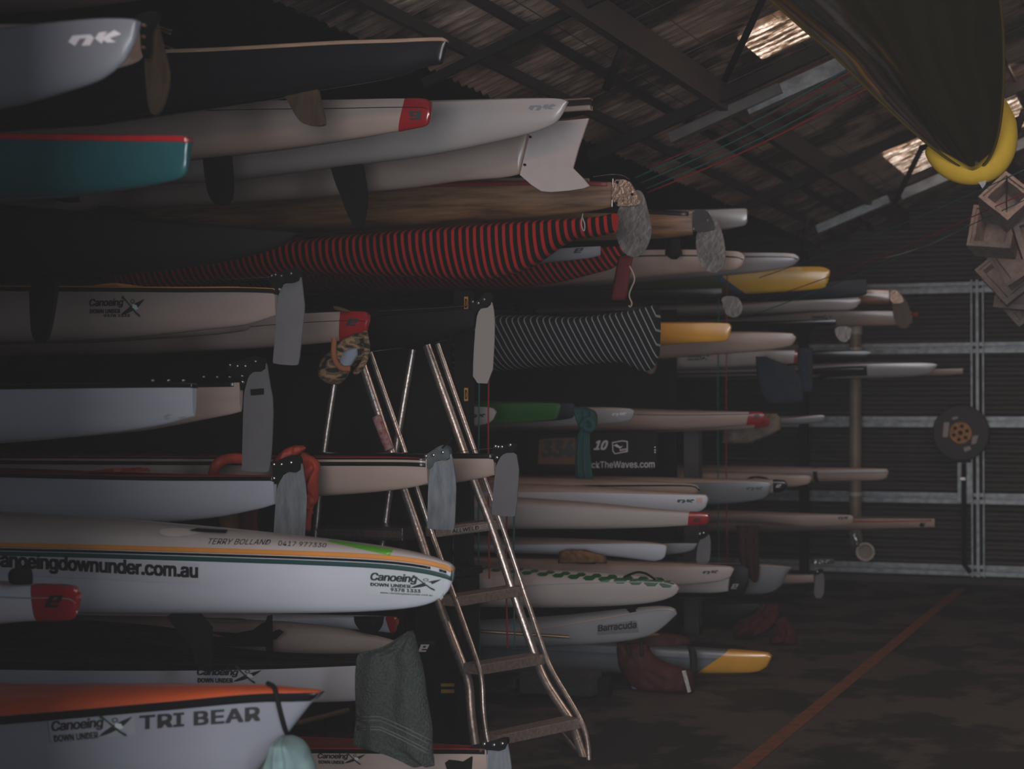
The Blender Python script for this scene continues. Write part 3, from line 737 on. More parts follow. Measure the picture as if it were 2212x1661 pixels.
B('surf_ski', 'long cream ski behind the amber yellow nose', 11.8, [(1719,727),(1712,720),(1690,718),(1580,716),(1430,720),(1300,725)], [(1719,733),(1712,744),(1690,751),(1600,762),(1480,771),(1430,775),(1300,780)], WARM)
r_ = B('surf_ski', 'white ski with red nose and black lettering below the cream ski', 12.78, [(1750,760),(1745,757),(1720,756),(1580,756),(1400,765)], [(1750,775),(1742,781),(1718,785),(1640,790),(1480,798),(1400,800)], WH)
ecap(r_, [(1724,762),(1737,762),(1735,769),(1722,769)], 1719, 1716); canoe_logo(r_, [(1483,766),(1536,764),(1533,778),(1484,779)], False)
NV = M('navy_cloth', (.014,.026,.042), .9)
o = blob('towel', [(770,1632,1655),(800,1634,1720),(840,1640,1735),(866,1655,1735),(872,1660,1690)], 12.1, .03, NV, wr=.02); tag(o, 'navy blue cloth hanging below the red nosed ski', 'cloth')
o = blob('towel', [(752,1722,1755),(800,1724,1756),(840,1728,1756),(847,1735,1753)], 12.15, .03, NV, wr=.015, seed=3); tag(o, 'narrow navy cloth draped right of the red nose', 'cloth')
s_ = B('kayak', 'dim kayak with small rounded rudder below the white lettered ski', 13.3, [(1806,690),(1700,692),(1600,694)], [(1806,703),(1700,710),(1600,712)], BLK)
plate('rudder_blade', [(1800,706),(1838,704),(1840,722),(1832,737),(1820,740),(1808,730)], 13.25, ALU, s_.root, .006, rnd=2)
B('kayak', 'glossy black kayak end below the cream ski, far bay', 14.0, [(1881,760),(1870,757),(1700,757)], [(1881,768),(1870,778),(1800,784),(1640,786)], BLK)
t1 = B('surf_ski', 'pale glossy ski with black middle, farthest bay', 14.9, [(2024,787),(2015,784),(1960,782),(1850,782),(1700,790)], [(2024,791),(2017,801),(2000,809),(1940,815),(1800,819),(1700,820)], GREY)
t1.band(.02, -.12, BLK, 'dark_panel', x0=at(1880,900,14.9).x, lab='gloss black middle section')
B('surf_ski', 'slim cream ski tip with black line touching the far wall studs', 15.9, [(2080,795),(1950,795),(1800,796)], [(2080,808),(2000,813),(1850,818)], WARM, BLK)
v_ = B('boat_cover', 'black cover with thin pale stripes around a kayak end', 9.2, [(1422,664),(1415,660),(1370,669),(1300,679),(1250,684),(1150,683),(1060,680)], [(1422,770),(1412,796),(1395,803),(1370,795),(1345,782),(1270,786),(1200,792),(1060,803)], SB, SB, cat='boat cover', group='striped fleece boat covers', B=.42, L=2.2, w0=.05, wob=.007)
plate('rudder_tip', [(1392,790),(1414,770),(1419,785),(1417,800),(1408,809),(1398,806)], 9.2, WOODD, v_.root, .01, 2)
aj = B('kayak', 'gloss black kayak with tall pale rudder above the ladder', 7.2, [(1026,672),(1020,667),(900,672),(800,680),(680,686)], [(1026,706),(1018,714),(1000,722),(950,738),(900,748),(800,760),(680,768)], BLK)
rudder(aj, [(1036,668),(1050,664),(1058,645),(1066,660),(1070,705),(1063,829),(1022,827),(1023,770),(1029,690)], [(1012,665),(1035,648),(1048,634),(1057,631),(1064,640),(1060,664),(1035,667),(1030,680),(1018,678)], [(1022,652),(1034,655),(1047,647)], M('mid_rudder_plastic', (.33,.30,.285), .42))
tube('rudder_cable', [at(815,672,7.1), at(900,668,7.1), at(980,663,7.1), at(1015,660,7.1)], .0015, STEEL, aj.root, 6)

# ---- left column
w0_ = B('kayak', 'black kayak with a black skeg crossing the lettered white hull', 5.2, [(640,503),(620,500),(400,478),(0,440)], [(640,507),(620,525),(560,548),(450,572),(300,590),(124,603),(0,612)], BLKM)
plate('skeg', [(66,600),(126,595),(122,640),(112,700),(101,741),(76,739),(68,700)], 5.2, BLKM, w0_.root, .02)
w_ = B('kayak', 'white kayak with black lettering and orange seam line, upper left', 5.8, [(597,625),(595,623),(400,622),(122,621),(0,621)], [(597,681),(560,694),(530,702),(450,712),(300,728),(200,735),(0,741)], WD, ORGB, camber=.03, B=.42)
w_.band(.001, -.003, ORGB, lab='orange line'); w_.band(-.003, -.019, BLKM, lab='black gunwale trim')
canoe_logo(w_, [(188,642),(315,640),(317,684),(188,685)], True, sheet=None)
rudder(w_, [(612,612),(640,612),(650,588),(656,640),(659,665),(652,730),(646,785),(640,790),(592,786),(590,780),(596,720),(600,650),(605,630)], [(582,600),(600,590),(630,582),(645,578),(652,592),(645,612),(615,608),(612,620),(600,640),(597,625),(582,606)], [(588,596),(596,594),(609,596),(630,591),(604,625)])
tube('rudder_cable', [at(400,606,5.7), at(520,601,5.7), at(580,598,5.7)], .0015, STEEL, w_.root, 6)
plate('cockpit_rim', [(225,621),(250,618),(270,615),(283,615),(287,621)], 5.75, ORGB, w_.root, .2, 0, label='orange rim')
B('kayak', 'dim cream kayak nose tucked under the lettered white kayak', 6.25, [(541,700),(500,704),(300,715)], [(541,702),(535,712),(500,719),(400,728),(200,740)], WARM, B=.4)
x_ = B('surf_ski', 'cream ski with square red nose cap above the camouflage hat', 6.75, [(796,680),(790,674),(742,673),(660,677),(500,690)], [(796,700),(793,716),(782,722),(730,738),(660,745),(550,753),(300,765)], WARM, camber=.1)
x_.band(-.036, -.0385, BLKM, off=.002); ecap(x_, [(750,688),(775,688),(770,704),(747,704)], 742, 736)
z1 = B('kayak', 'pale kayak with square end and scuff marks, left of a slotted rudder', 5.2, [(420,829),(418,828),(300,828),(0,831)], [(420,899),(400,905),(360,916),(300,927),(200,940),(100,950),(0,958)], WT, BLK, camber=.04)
z1.band(.002, -.014, BLK, lab='black gunwale trim')
z1.decal([(353,899),(362,894),(372,896),(360,901),(370,903),(358,906)], M('scuff', (.30,.29,.30), .6), 'scuff_mark'); z1.decal([(384,902),(400,899),(404,901),(390,906)], MATS['scuff'], 'scuff_mark')
z2 = B('kayak', 'cream kayak carrying the tall slotted rudder', 5.95, [(521,826),(400,827),(300,829)], [(521,889),(500,895),(450,905),(400,915),(300,932),(150,945)], WARM, BLK, camber=.04)
z2.band(.002, -.016, BLK, lab='black gunwale trim')
rb = rudder(z2, [(541,803),(573,803),(576,778),(583,830),(591,868),(588,960),(582,1018),(575,1020),(526,1018),(523,1010),(527,860),(530,840)], [(492,798),(505,782),(540,772),(562,768),(575,776),(574,802),(545,803),(535,820),(524,850),(521,822),(495,804)], [(498,789),(514,791),(531,791),(553,781),(525,825)])
plate('slot', [(542,841),(569,839),(569,852),(543,854)], 5.94, BLKM, z2.root, .008, 0)
aa = B('kayak', 'grey-white kayak with red seam line and blue-grey rudder, mid left', 6.0, [(594,1030),(590,1028),(400,1025),(200,1019),(0,1012)], [(594,1089),(570,1097),(540,1104),(480,1116),(400,1125),(200,1135),(0,1140)], WT, REDDK, camber=.06)
aa.band(.003, -.001, REDDK, lab='red line'); aa.band(-.001, -.017, BLK, lab='black gunwale trim')
rudder(aa, [(617,1019),(650,1021),(652,995),(656,1020),(661,1060),(662,1085),(657,1185),(590,1185),(597,1070),(600,1050)], [(592,1008),(598,998),(612,990),(640,980),(652,990),(650,1021),(617,1018),(612,1030),(598,1050),(594,1032),(592,1016)], [(593,1003),(609,1003),(630,999),(593,1033)], BLADES)
plate('cockpit_rim', [(205,1018),(240,1014),(275,1010),(278,1018)], 5.95, REDDK, aa.root, .2, 0); plate('seat_edge', [(280,1012),(305,1012),(310,1019),(280,1018)], 5.95, REDDK, aa.root, .1, 0)
bolts([(331,822),(365,822),(397,822)], 5.0, z1.root, .004); bolts([(441,814),(470,814),(497,814),(524,812)], 5.85, z2.root, .004)
# ---- lettered white ski
ab = B('surf_ski', 'big white ski with orange, black and green stripes and web address lettering', 5.4, [(979,1226),(976,1219),(960,1211),(920,1198),(850,1183),(700,1163),(550,1147),(400,1133),(200,1117),(0,1105)],
       [(979,1232),(977,1255),(969,1275),(955,1290),(930,1303),(900,1311),(840,1318),(740,1323),(400,1325),(100,1325),(0,1325)], WC, WH, L=5.8, B=.50, camber=.44, pw=2.0)
ab.band(.000, -.016, ORGB, lab='orange stripe'); ab.band(-.0195, -.0275, BLK, x0=at(932,1225,5.35).x, lab='black stripe'); ab.band(-.0195, -.0275, BLK, x0=at(962,1225,5.35).x, x1=at(938,1225,5.35).x, lab='short black stripe')
ab.band(-.031, -.046, GRND, lab='dark green stripe')
ab.decal([(706,1170),(718,1167),(850,1187),(842,1201)], GRNB, 'deck_patch', off=.002)
sh = ab.decal([(-16,1194),(430,1217),(432,1262),(-16,1240)], M('address_sticker', (.50,.52,.57), .35), 'sticker', off=.003)
ab.quad([(-18,1191),(428,1217),(428,1257),(-18,1232)], text('canoeingdownunder.com.au', .035, 0, sp=.96), DEC, off=.006, parent=sh)
canoe_logo(ab, [(795,1231),(957,1240),(957,1293),(795,1284)], True, True, STK)
ab.quad([(450,1164),(585,1167),(585,1178),(450,1177)], text('TERRY BOLLAND', -.006, .5), DEC, 'handwriting', off=.003)
ab.quad([(601,1169),(705,1175),(705,1184),(601,1180)], text('0417 977330', -.008, .2), DEC, 'handwriting', off=.003)
ht = ab.decal([(343,1151),(350,1157),(365,1161),(385,1161),(410,1158),(440,1152),(430,1146),(380,1142),(350,1144)], M('hatch_white', (.60,.55,.53), .45), 'hatch_cover', off=.004)
ab.decal([(408,1150),(425,1145),(492,1149),(488,1156),(430,1153)], BLKM, 'hatch_strap', off=.009)
plate('skeg', [(351,1321),(457,1324),(457,1446),(440,1443),(425,1437),(418,1400),(392,1366)], 5.4, BLKM, ab.root, .02)
ac = B('surf_ski', 'white ski with round red nose cap below the web address', 4.55, [(169,1283),(166,1272),(155,1266),(130,1263),(90,1262),(0,1256)], [(169,1300),(167,1322),(160,1334),(148,1339),(90,1341),(40,1344),(0,1348)], WC, B=.42, camber=.1)
ac.band(-.034, -.0365, GREY, off=.002); ecap(ac, [(101,1286),(137,1286),(130,1312),(96,1312)], 84, 86)
o = blob('strap', [(1222,48,64),(1232,34,70),(1245,28,72),(1262,30,70)], 4.5, .04, BLKM, wr=.02, n=8, m=12); tag(o, 'black strap knot on the ski with round red cap', 'strap')
ad3 = B('surf_ski', 'ski with small red nose peeking under the big lettered hull', 7.2, [(858,1338),(853,1332),(830,1331),(700,1328),(500,1325)], [(858,1350),(854,1364),(845,1367),(800,1362),(600,1352)], WC, B=.4)
ad3.cap(838, 846, RED)
o = blob('strap', [(1331,764,830),(1345,770,828),(1358,778,822),(1368,790,812)], 6.7, .05, BLKM, wr=.03, n=10, m=14); tag(o, 'knotted black straps beside the small red nose', 'strap')
ad1 = B('kayak', 'cream kayak deck with round hatch below the big lettered hull', 6.7, [(868,1390),(850,1383),(800,1370),(700,1352),(600,1342),(450,1335),(160,1330)], [(868,1396),(860,1403),(800,1412),(600,1412),(400,1408),(160,1400)], WARM, WARM, camber=.55, B=.46)
ad1.decal([(458+38*math.cos(t*.35)+38, 1340+6.5*math.sin(t*.35)) for t in range(18)], M('hatch_rim', (.30,.27,.25), .5), 'hatch_cover', off=.003)
ad1.decal([(613+9*math.cos(t*.5)+12, 1354+2*math.sin(t*.5)) for t in range(12)], MATS['hatch_rim'], 'deck_fitting', off=.003)
k = plate('rudder_fin', [(574,1348),(580,1330),(586,1328),(588,1408),(577,1410)], 6.42, BLKM, ad1.root, .02, 0)
plate('rudder_frame', [(455,1365),(505,1368),(548,1361),(570,1345),(580,1344),(583,1370),(600,1360),(610,1366),(592,1382),(583,1378),(575,1396),(457,1395),(457,1376),(500,1377)], 6.44, BLKM, ad1.root, .03, 0)
bk = B('kayak', 'black kayak with white emblem on its nose behind the towel', 6.2, [(938,1390),(934,1386),(905,1386),(860,1402),(770,1412),(600,1409),(480,1398),(400,1364),(300,1350),(160,1340),(0,1335)], [(938,1402),(930,1412),(900,1425),(770,1440),(400,1440),(0,1430)], BLK, NAVYBLK, camber=.4, B=.34)
bk.quad([(906,1392),(928,1392),(923,1408),(903,1408)], e_shape(), DECG, 'emblem')
ae = B('kayak', 'grey-white kayak with faint black lettering and black deck behind the towel', 5.76, [(890,1430),(850,1428),(770,1426),(600,1422),(420,1415),(0,1396)], [(890,1460),(860,1490),(800,1510),(770,1514),(690,1517),(400,1520),(0,1520)], WT, BLK, camber=.32)
canoe_logo(ae, [(421,1441),(569,1443),(567,1476),(421,1475)], False)
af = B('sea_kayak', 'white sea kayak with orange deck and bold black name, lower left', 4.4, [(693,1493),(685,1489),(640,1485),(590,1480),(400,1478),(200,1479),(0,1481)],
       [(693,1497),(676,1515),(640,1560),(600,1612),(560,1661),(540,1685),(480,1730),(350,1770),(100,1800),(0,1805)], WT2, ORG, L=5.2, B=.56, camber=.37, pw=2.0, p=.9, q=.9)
af.band(.000, -.023, BLK, 'rim_trim', off=.006, lab='black rim trim')
canoe_logo(af, [(103,1555),(290,1541),(294,1588),(110,1605)], False, sheet=M('clear_sticker2', (.28,.30,.345), .2))
af.quad([(301,1546),(562,1526),(562,1557),(301,1576)], text('TRI BEAR', .03, 0, sp=1.05), DEC)
rp = tube('rope', [af.hit(x, y, .008) for x, y in ((578,1481),(592,1487),(597,1500),(601,1520),(607,1545),(614,1570),(621,1590))]+[at(622,1600,4.33), at(622,1612,4.33)], .007, BLKM, None, 8, 1)
tag(rp, 'black rope looped over the nose of the orange-decked kayak', 'rope')
bg = blob('bag', [(1588,612,632),(1598,604,650),(1615,596,664),(1635,586,672),(1661,576,682),(1690,572,688),(1712,585,680)], 4.36, .075, M('pale_teal_cloth', (.20,.31,.31), .8, dirt=.35, scale=12), wr=.018, folds=(.010, 11, 2), seed=2); tag(bg, 'pale teal cloth bag hanging from the kayak nose rope', 'bag')
ah = B('kayak', 'white kayak with red seam line and black rudder at the bottom edge', 6.05, [(1053,1618),(1048,1616),(900,1610),(675,1602),(400,1598)], [(1053,1660),(1040,1668),(900,1690),(675,1702),(400,1705)], WARM, REDDK, camber=.05)
ah.band(.002, -.002, REDDK, lab='red line'); ah.band(-.002, -.018, BLK, lab='black gunwale trim')
canoe_logo(ah, [(682,1626),(792,1626),(790,1652),(684,1650)], False)
ah.decal([(961,1648),(970,1641),(990,1643),(1000,1645),(1018,1634),(1021,1634),(1019,1664),(966,1664)], BLKM, 'handle', off=.008)
rudder(ah, [(1058,1608),(1096,1600),(1101,1625),(1107,1672),(1042,1672),(1046,1625)], [(1010,1612),(1050,1605),(1095,1590),(1099,1603),(1090,1622),(1055,1618),(1030,1622)], [(1047,1606),(1068,1608),(1086,1605)], BLADES)
# ---- central pair
al = B('kayak', 'white kayak with red seam line and scratched silver rudder, centre', 6.65, [(925,992),(920,990),(850,987),(690,985),(550,983)], [(925,1044),(900,1051),(850,1059),(780,1066),(690,1072),(550,1078)], WARM, REDDK, camber=.05)
al.band(.003, -.001, REDDK, lab='red line'); al.band(-.001, -.008, BLK, lab='black trim'); al.band(-.008, -.018, WARM, lab='cream strip'); al.band(-.018, -.034, BLK, lab='black gunwale trim')
al.quad([(750,997),(800,996),(800,1006),(750,1006)], text('Canoeing', .014, .25), DEC)
rudder(al, [(940,995),(972,996),(974,975),(980,1000),(986,1045),(984,1100),(982,1143),(976,1145),(926,1143),(923,1138),(926,1040),(930,1010)], [(918,985),(935,974),(950,964),(962,960),(971,966),(974,975),(973,994),(942,994),(934,1012),(926,1010)], [(921,985),(937,983),(957,977)], BLADES, M('worn_blue_bracket', (.10,.13,.14), .5, dirt=.4, scale=30))
tube('lanyard', [at(955,968,6.55), at(968,955,6.55), at(974,950,6.55), at(976,944,6.55)], .004, BLKM, al.root, 6)
al2 = B('kayak', 'short cream stern with black trim and grey rudder, centre right', 7.2, [(1069,982),(1060,980),(985,979),(850,978)], [(1069,1026),(1050,1031),(1030,1035),(985,1043),(850,1052)], WARM, BLK, camber=.05)
al2.band(.002, -.02, BLK, lab='black gunwale trim')
rudder(al2, [(1087,978),(1115,976),(1119,1000),(1122,1018),(1115,1113),(1108,1116),(1066,1113),(1062,1108),(1070,1020),(1073,1003)], [(1062,972),(1085,960),(1110,956),(1116,962),(1114,978),(1090,978),(1075,995),(1069,1000)], [(1071,964),(1077,965),(1085,965),(1103,961),(1074,988)], BLADE)
tube('rudder_cable', [at(985,976,7.1), at(1040,970,7.1), at(1070,967,7.1)], .0015, STEEL, al2.root, 6)
# ================================================================ boats, bays two and three
NKQ = lambda x0, y0, x1, y1, h: [(x0, y0), (x1, y1), (x1, y1+h), (x0, y0+h)]
a = B('surf_ski', 'dim white ski with dark green lettering left of the green kayak', 8.75, [(1071,888),(1066,882),(1055,879),(1015,878),(740,880)], [(1071,893),(1066,906),(1055,914),(1040,918),(1012,921),(900,930),(700,936)], WH)
a.quad(NKQ(1014,893,1050,893,9), nk_shape(), DECGR)
B('kayak', 'glossy green kayak beside the ladder', 9.25, [(1212,873),(1205,870),(1150,868),(1000,866)], [(1212,880),(1208,895),(1200,905),(1150,911),(1070,918),(1000,920)], GRN, GRN)
B('kayak', 'dark blue kayak end between the green kayak and the knotted sweater', 9.75, [(1242,874),(1236,870),(1150,870)], [(1242,895),(1236,903),(1150,912)], NAVY)
c = B('surf_ski', 'grey ski with silver lettering right of the knotted teal sweater', 10.45, [(1370,887),(1362,882),(1290,879),(1180,882)], [(1370,893),(1366,904),(1350,911),(1290,918),(1180,924)], GREY, WARM)
c.quad(NKQ(1321,891,1354,890,8), nk_shape(), DECW)
d = B('surf_ski', 'cream ski with red nose cap above the black lettered hull', 11.8, [(1652,894),(1645,890),(1620,889),(1480,886),(1370,882),(1250,880)], [(1652,908),(1645,914),(1612,918),(1480,928),(1370,930),(1250,930)], WARM)
d.band(-.008, -.012, BLKM, off=.002); ecap(d, [(1628,896),(1642,896),(1640,905),(1627,905)], 1620, 1613)
d2 = B('surf_ski', 'second cream ski with glossy red nose, just below its twin', 12.2, [(1662,904),(1655,901),(1620,900),(1480,900)], [(1662,916),(1655,921),(1630,925),(1480,932),(1370,936)], WARM, B=.28); d2.cap(1634, 1630, RED)
g = B('racing_kayak', 'big black hull with white web address and orange number plate', 10.95, [(1420,936),(1412,930),(1300,930),(1100,930),(950,935)], [(1420,1008),(1414,1016),(1300,1022),(1100,1026),(950,1028)], BLKM, BLKM, q=.6, p=.5, B=.5)
g.quad([(1284,951),(1314,951),(1312,972),(1282,972)], text('10', .04, .3), DECW)
g.quad([(1278,997),(1414,995),(1414,1010),(1278,1011)], text('ckTheWaves.com', .01, 0), DECW)
bx = [(1322,955),(1345,951),(1356,953),(1356,976),(1328,981),(1323,975)]
g.decal([bx, [(1324,957),(1345,953),(1354,955),(1354,974),(1329,979),(1325,974)]], DECW, 'emblem')
g.decal([(1325,962),(1332,959),(1340,965),(1346,962),(1340,969),(1331,965)], DECW, 'emblem'); g.quad([(1338,970),(1354,968),(1354,973),(1338,975)], text('wave', .02), DECW)
pl = g.decal([(1165,950),(1180,947),(1243,946),(1243,1003),(1162,1002)], M('dull_orange_plate', (.11,.04,.014), .6), 'number_plate'); g.quad([(1169,951),(1242,949),(1242,989),(1169,989)], text('334', .05, .15), DEC, off=.007, parent=pl)
for x, y in ((1415,966),(1415,972),(1415,977)): bolts([(x, y)], 10.75, g.root, .006)
B('kayak', 'dim grey kayak end above the cream boat, far bay', 14.05, [(1781,897),(1775,896),(1700,901),(1600,903)], [(1781,905),(1775,910),(1690,918),(1600,920)], GREY, WARM)
CV = M('beige_canvas', (.24,.20,.16), .85, dirt=.3, scale=9)
o = blob('boat_cover', [(893,1640,1678),(905,1600,1686),(925,1560,1687),(938,1560,1672),(950,1560,1640),(957,1560,1628)], 12.85, .05, CV, wr=.03, folds=(.008, 14, 5)); tag(o, 'crumpled beige canvas cover behind the two red noses', 'boat cover')
TS = M('teal_cloth', (.012,.075,.075), .9, dirt=.3)
sw = root('sweater', at(1260, 950, 9.55), 'dark teal sweater knotted around a kayak end', 'sweater')
blob('body', [(880,1236,1268),(888,1238,1286),(900,1243,1291),(915,1248,1291),(928,1252,1284),(936,1256,1276)], 9.45, .05, TS, sw, wr=.022, folds=(.006, 9, 6))
blob('sleeve', [(928,1256,1274),(936,1250,1273),(960,1244,1274),(1000,1242,1277),(1034,1243,1281)], 9.43, .03, TS, sw, wr=.012, folds=(.012, 8, 1), seed=4)
tube('knot', [at(x, y, 9.38) for x, y in ((1256,922),(1262,908),(1272,904),(1281,912),(1282,924),(1274,930),(1264,926),(1262,918),(1270,914))], .016, TS, sw, 10, 2)
a = B('surf_ski', 'slim cream ski with black waist line above two lettered ones', 10.35, [(1510,1054),(1506,1048),(1490,1044),(1400,1039),(1250,1034),(1120,1031)], [(1510,1062),(1500,1068),(1400,1072),(1200,1075),(1100,1076)], WARM, camber=.3); a.band(-.002, -.012, BLK)
b2 = B('surf_ski', 'white ski with blunt nose and dark lettering above a red nosed one', 9.75, [(1529,1073),(1525,1068),(1500,1066),(1400,1059),(1250,1049),(1120,1044)], [(1529,1082),(1524,1096),(1512,1104),(1480,1110),(1300,1115),(1120,1116)], WC, WARM, camber=.3)
b2.quad(NKQ(1462,1077,1501,1078,9), nk_shape(), DECGR); b2.decal([(1504,1076),(1517,1076),(1517,1087),(1504,1086)], M('peach_sticker', (.62,.42,.34), .5), 'sticker')
b3 = B('surf_ski', 'long white ski ending in a square red nose cap', 9.15, [(1531,1112),(1528,1109),(1488,1105),(1400,1097),(1250,1083),(1100,1073)], [(1531,1126),(1526,1131),(1488,1135),(1400,1140),(1250,1143),(1100,1142)], WH, WH, camber=.3)
ecap(b3, [(1498,1119),(1514,1119),(1512,1127),(1496,1127)], 1491, 1487)
b4 = B('surf_ski', 'blue-grey ski with shiny rounded nose and dark lettering', 11.3, [(1667,1046),(1663,1041),(1640,1038),(1500,1033),(1400,1030),(1200,1027)], [(1667,1050),(1661,1066),(1650,1076),(1620,1083),(1550,1089),(1400,1093),(1200,1093)], BLUEGREY, WARM, camber=.3)
b4.quad(NKQ(1611,1050,1650,1051,9), nk_shape(), DECGR)
b5 = B('surf_ski', 'pale ski with gloss black nose cap behind the blue-grey ski', 11.9, [(1699,1043),(1694,1038),(1672,1036),(1600,1034),(1400,1032)], [(1699,1050),(1692,1060),(1670,1064),(1600,1068),(1400,1070)], WH); b5.cap(1671, 1671, BLK); b5.quad([(1677,1047),(1688,1046),(1686,1053),(1675,1053)], e_shape(), DECW, 'emblem')
b6 = B('surf_ski', 'cream ski with carry handle below the slim strapped ski', 12.9, [(1753,1031),(1745,1026),(1700,1024),(1576,1018),(1400,1016)], [(1753,1034),(1749,1043),(1735,1048),(1700,1052),(1576,1056),(1400,1058)], WARM, WARM, camber=.3)
b6.decal([(1612,1034),(1622,1029),(1640,1028),(1655,1031),(1662,1036),(1650,1034),(1632,1032),(1620,1035)], BLKM, 'handle', off=.012)
b7 = B('surf_ski', 'long slim beige ski with black strap, farthest right at waist height', 14.5, [(1919,1016),(1914,1012),(1770,1009),(1600,1005),(1400,1003)], [(1919,1022),(1915,1032),(1900,1037),(1850,1039),(1700,1041),(1400,1042)], WARM, WARM)
b7.band(-.006, -.03, GREY, 'side_stripe', off=.002); b7.band(.02, -.12, BLKM, 'strap', x0=at(1776,1020,14.5).x, x1=at(1756,1020,14.5).x, off=.008)
b8 = B('surf_ski', 'cream ski with dark lettering left of the red-lined ski', 13.6, [(1843,1115),(1838,1112),(1700,1107),(1585,1103),(1400,1102)], [(1843,1128),(1836,1133),(1790,1137),(1745,1139),(1700,1134),(1585,1128),(1400,1128)], WARM, WARM); b8.quad(NKQ(1810,1115,1834,1115,7), nk_shape(), DEC)
b9 = B('surf_ski', 'beige ski with red line along the edge, farthest right low down', 14.85, [(2019,1120),(1842,1116),(1700,1113),(1500,1110)], [(2019,1139),(1900,1143),(1750,1147),(1500,1150)], WARM, WARM, camber=.2)
b9.band(-.004, -.018, RED, lab='red line'); b9.decal([(1985,1134),(1990,1128),(1996,1131),(2000,1126),(1996,1137),(1990,1139)], DEC, 'emblem')
c1 = B('surf_ski', 'white ski nose above the tan cloth', 9.95, [(1440,1179),(1435,1175),(1360,1168),(1200,1162)], [(1440,1186),(1437,1200),(1430,1208),(1415,1212),(1395,1210),(1300,1200),(1200,1196)], WC, WARM, camber=.3)
c2 = B('kayak', 'grey kayak end with slotted rudder right of the white nose', 10.5, [(1506,1172),(1440,1169),(1300,1168)], [(1506,1176),(1500,1186),(1480,1193),(1440,1198),(1300,1200)], GREY, BLK)
rudder(c2, [(1512,1165),(1530,1152),(1534,1160),(1536,1180),(1532,1220),(1503,1220),(1507,1180)], [(1508,1160),(1515,1148),(1532,1146),(1531,1156),(1516,1166)], [(1512,1153),(1520,1151)], BLADE)
TANC = M('tan_cloth', (.23,.125,.045), .9, dirt=.4, scale=14)
o = blob('cloth', [(1186,1225,1262),(1192,1208,1280),(1200,1205,1306),(1208,1205,1311),(1217,1205,1311)], 9.72, .05, TANC, wr=.035, ws=22, folds=(.008, 16, 2)); tag(o, 'crumpled tan cloth lying on a ski beside the ladder', 'cloth')
c3 = B('surf_ski', 'long white ski with silver edge and dark lettering behind the hexagon one', 10.25, [(1585,1227),(1578,1223),(1560,1221),(1450,1216),(1300,1211),(1100,1206)], [(1585,1232),(1579,1245),(1560,1254),(1500,1262),(1400,1267),(1200,1268)], WH, WARM, camber=.35)
c3.quad(NKQ(1517,1232,1553,1231,8), nk_shape(), DECGR); c3.decal([(1236,1214),(1260,1209),(1295,1213),(1285,1219),(1250,1218)], BLKM, 'cockpit', off=.003)
c4 = B('surf_ski', 'lower white ski under the long silver edged one', 10.85, [(1576,1246),(1500,1246),(1300,1246)], [(1576,1250),(1573,1277),(1480,1281),(1300,1282)], WH, B=.4)
c5 = B('kayak', 'black kayak nose with pale emblem right of the white skis', 11.4, [(1616,1228),(1605,1220),(1580,1219),(1450,1219)], [(1616,1262),(1608,1282),(1594,1292),(1560,1290),(1450,1290)], BLK); c5.quad([(1581,1261),(1596,1261),(1593,1272),(1578,1272)], e_shape(), DECG, 'emblem')
B('kayak', 'grey kayak with sharply raked nose above the far floor', 12.0, [(1709,1225),(1700,1223),(1640,1218),(1500,1215)], [(1709,1228),(1700,1240),(1690,1262),(1672,1277),(1655,1282),(1600,1284),(1500,1284)], SLATE, WARM, camber=.2)
o = blob('cloth', [(1135,1590,1640),(1180,1592,1640),(1220,1600,1640),(1250,1620,1638),(1258,1628,1634)], 11.8, .03, M('dark_maroon_cloth', (.035,.008,.006), .9), wr=.02, folds=(.01, 9, 2)); tag(o, 'dark maroon cloth hanging over the raked grey nose', 'cloth')
c6 = B('kayak', 'small beige kayak end with grey rudder low in the far bay', 14.1, [(1758,1241),(1700,1240),(1600,1240)], [(1758,1258),(1700,1261),(1600,1262)], WARM)
rudder(c6, [(1762,1240),(1776,1234),(1782,1250),(1779,1292),(1758,1292),(1760,1255)], [(1758,1238),(1764,1230),(1778,1229),(1777,1237),(1764,1242)], [(1766,1234)], BLADE)
# hexagon ski
hx = B('surf_ski', 'white ski patterned with dark green hexagons along its deck', 8.8, [(1467,1270),(1463,1264),(1453,1257),(1430,1250),(1350,1240),(1200,1231),(1015,1228),(900,1228)], [(1467,1273),(1462,1282),(1452,1289),(1430,1297),(1390,1304),(1300,1310),(1180,1312),(1015,1310),(900,1309)], WH, WH, camber=.55, B=.5)
hx.band(.001, -.003, GREY, off=.002)
HG = M('dark_green_hexagon', (.012,.085,.02), .35)
for k in range(13):
    xx = 1440-k*33.5; sz = 16.5-k*.5; yb = 1262-k*2.4-(.25*k*k*.12)
    for row, (dx, dy, s) in enumerate(((0, 0, 1), (-17, -8.5+k*.15, .78))):
        cx, cy = xx+dx, yb+dy
        if row == 1 and k > 11: continue
        P = [(cx+sz*s*math.cos(math.radians(60*q)), cy+sz*s*.52*math.sin(math.radians(60*q))*max(.45, 1-k*.035)) for q in range(6)]
        hx.decal([P], HG, 'hexagon', off=.002)
tube('carry_handle', [hx.hit(1348,1248,.004), at(1362,1240,8.75), at(1378,1235,8.75), at(1395,1238,8.75), at(1407,1246,8.75), hx.hit(1415,1253,.004)], .006, BLKM, hx.root, 8, 2)
ba = B('kayak', 'grey kayak with faint name panel under the hexagon ski', 9.3, [(1461,1322),(1456,1314),(1445,1310),(1430,1309),(1350,1315),(1200,1330),(1000,1342)], [(1461,1328),(1440,1348),(1420,1364),(1400,1374),(1300,1390),(1000,1400)], GREY, GREY, camber=.45)
ba.band(.002, -.008, WARM, off=.006)
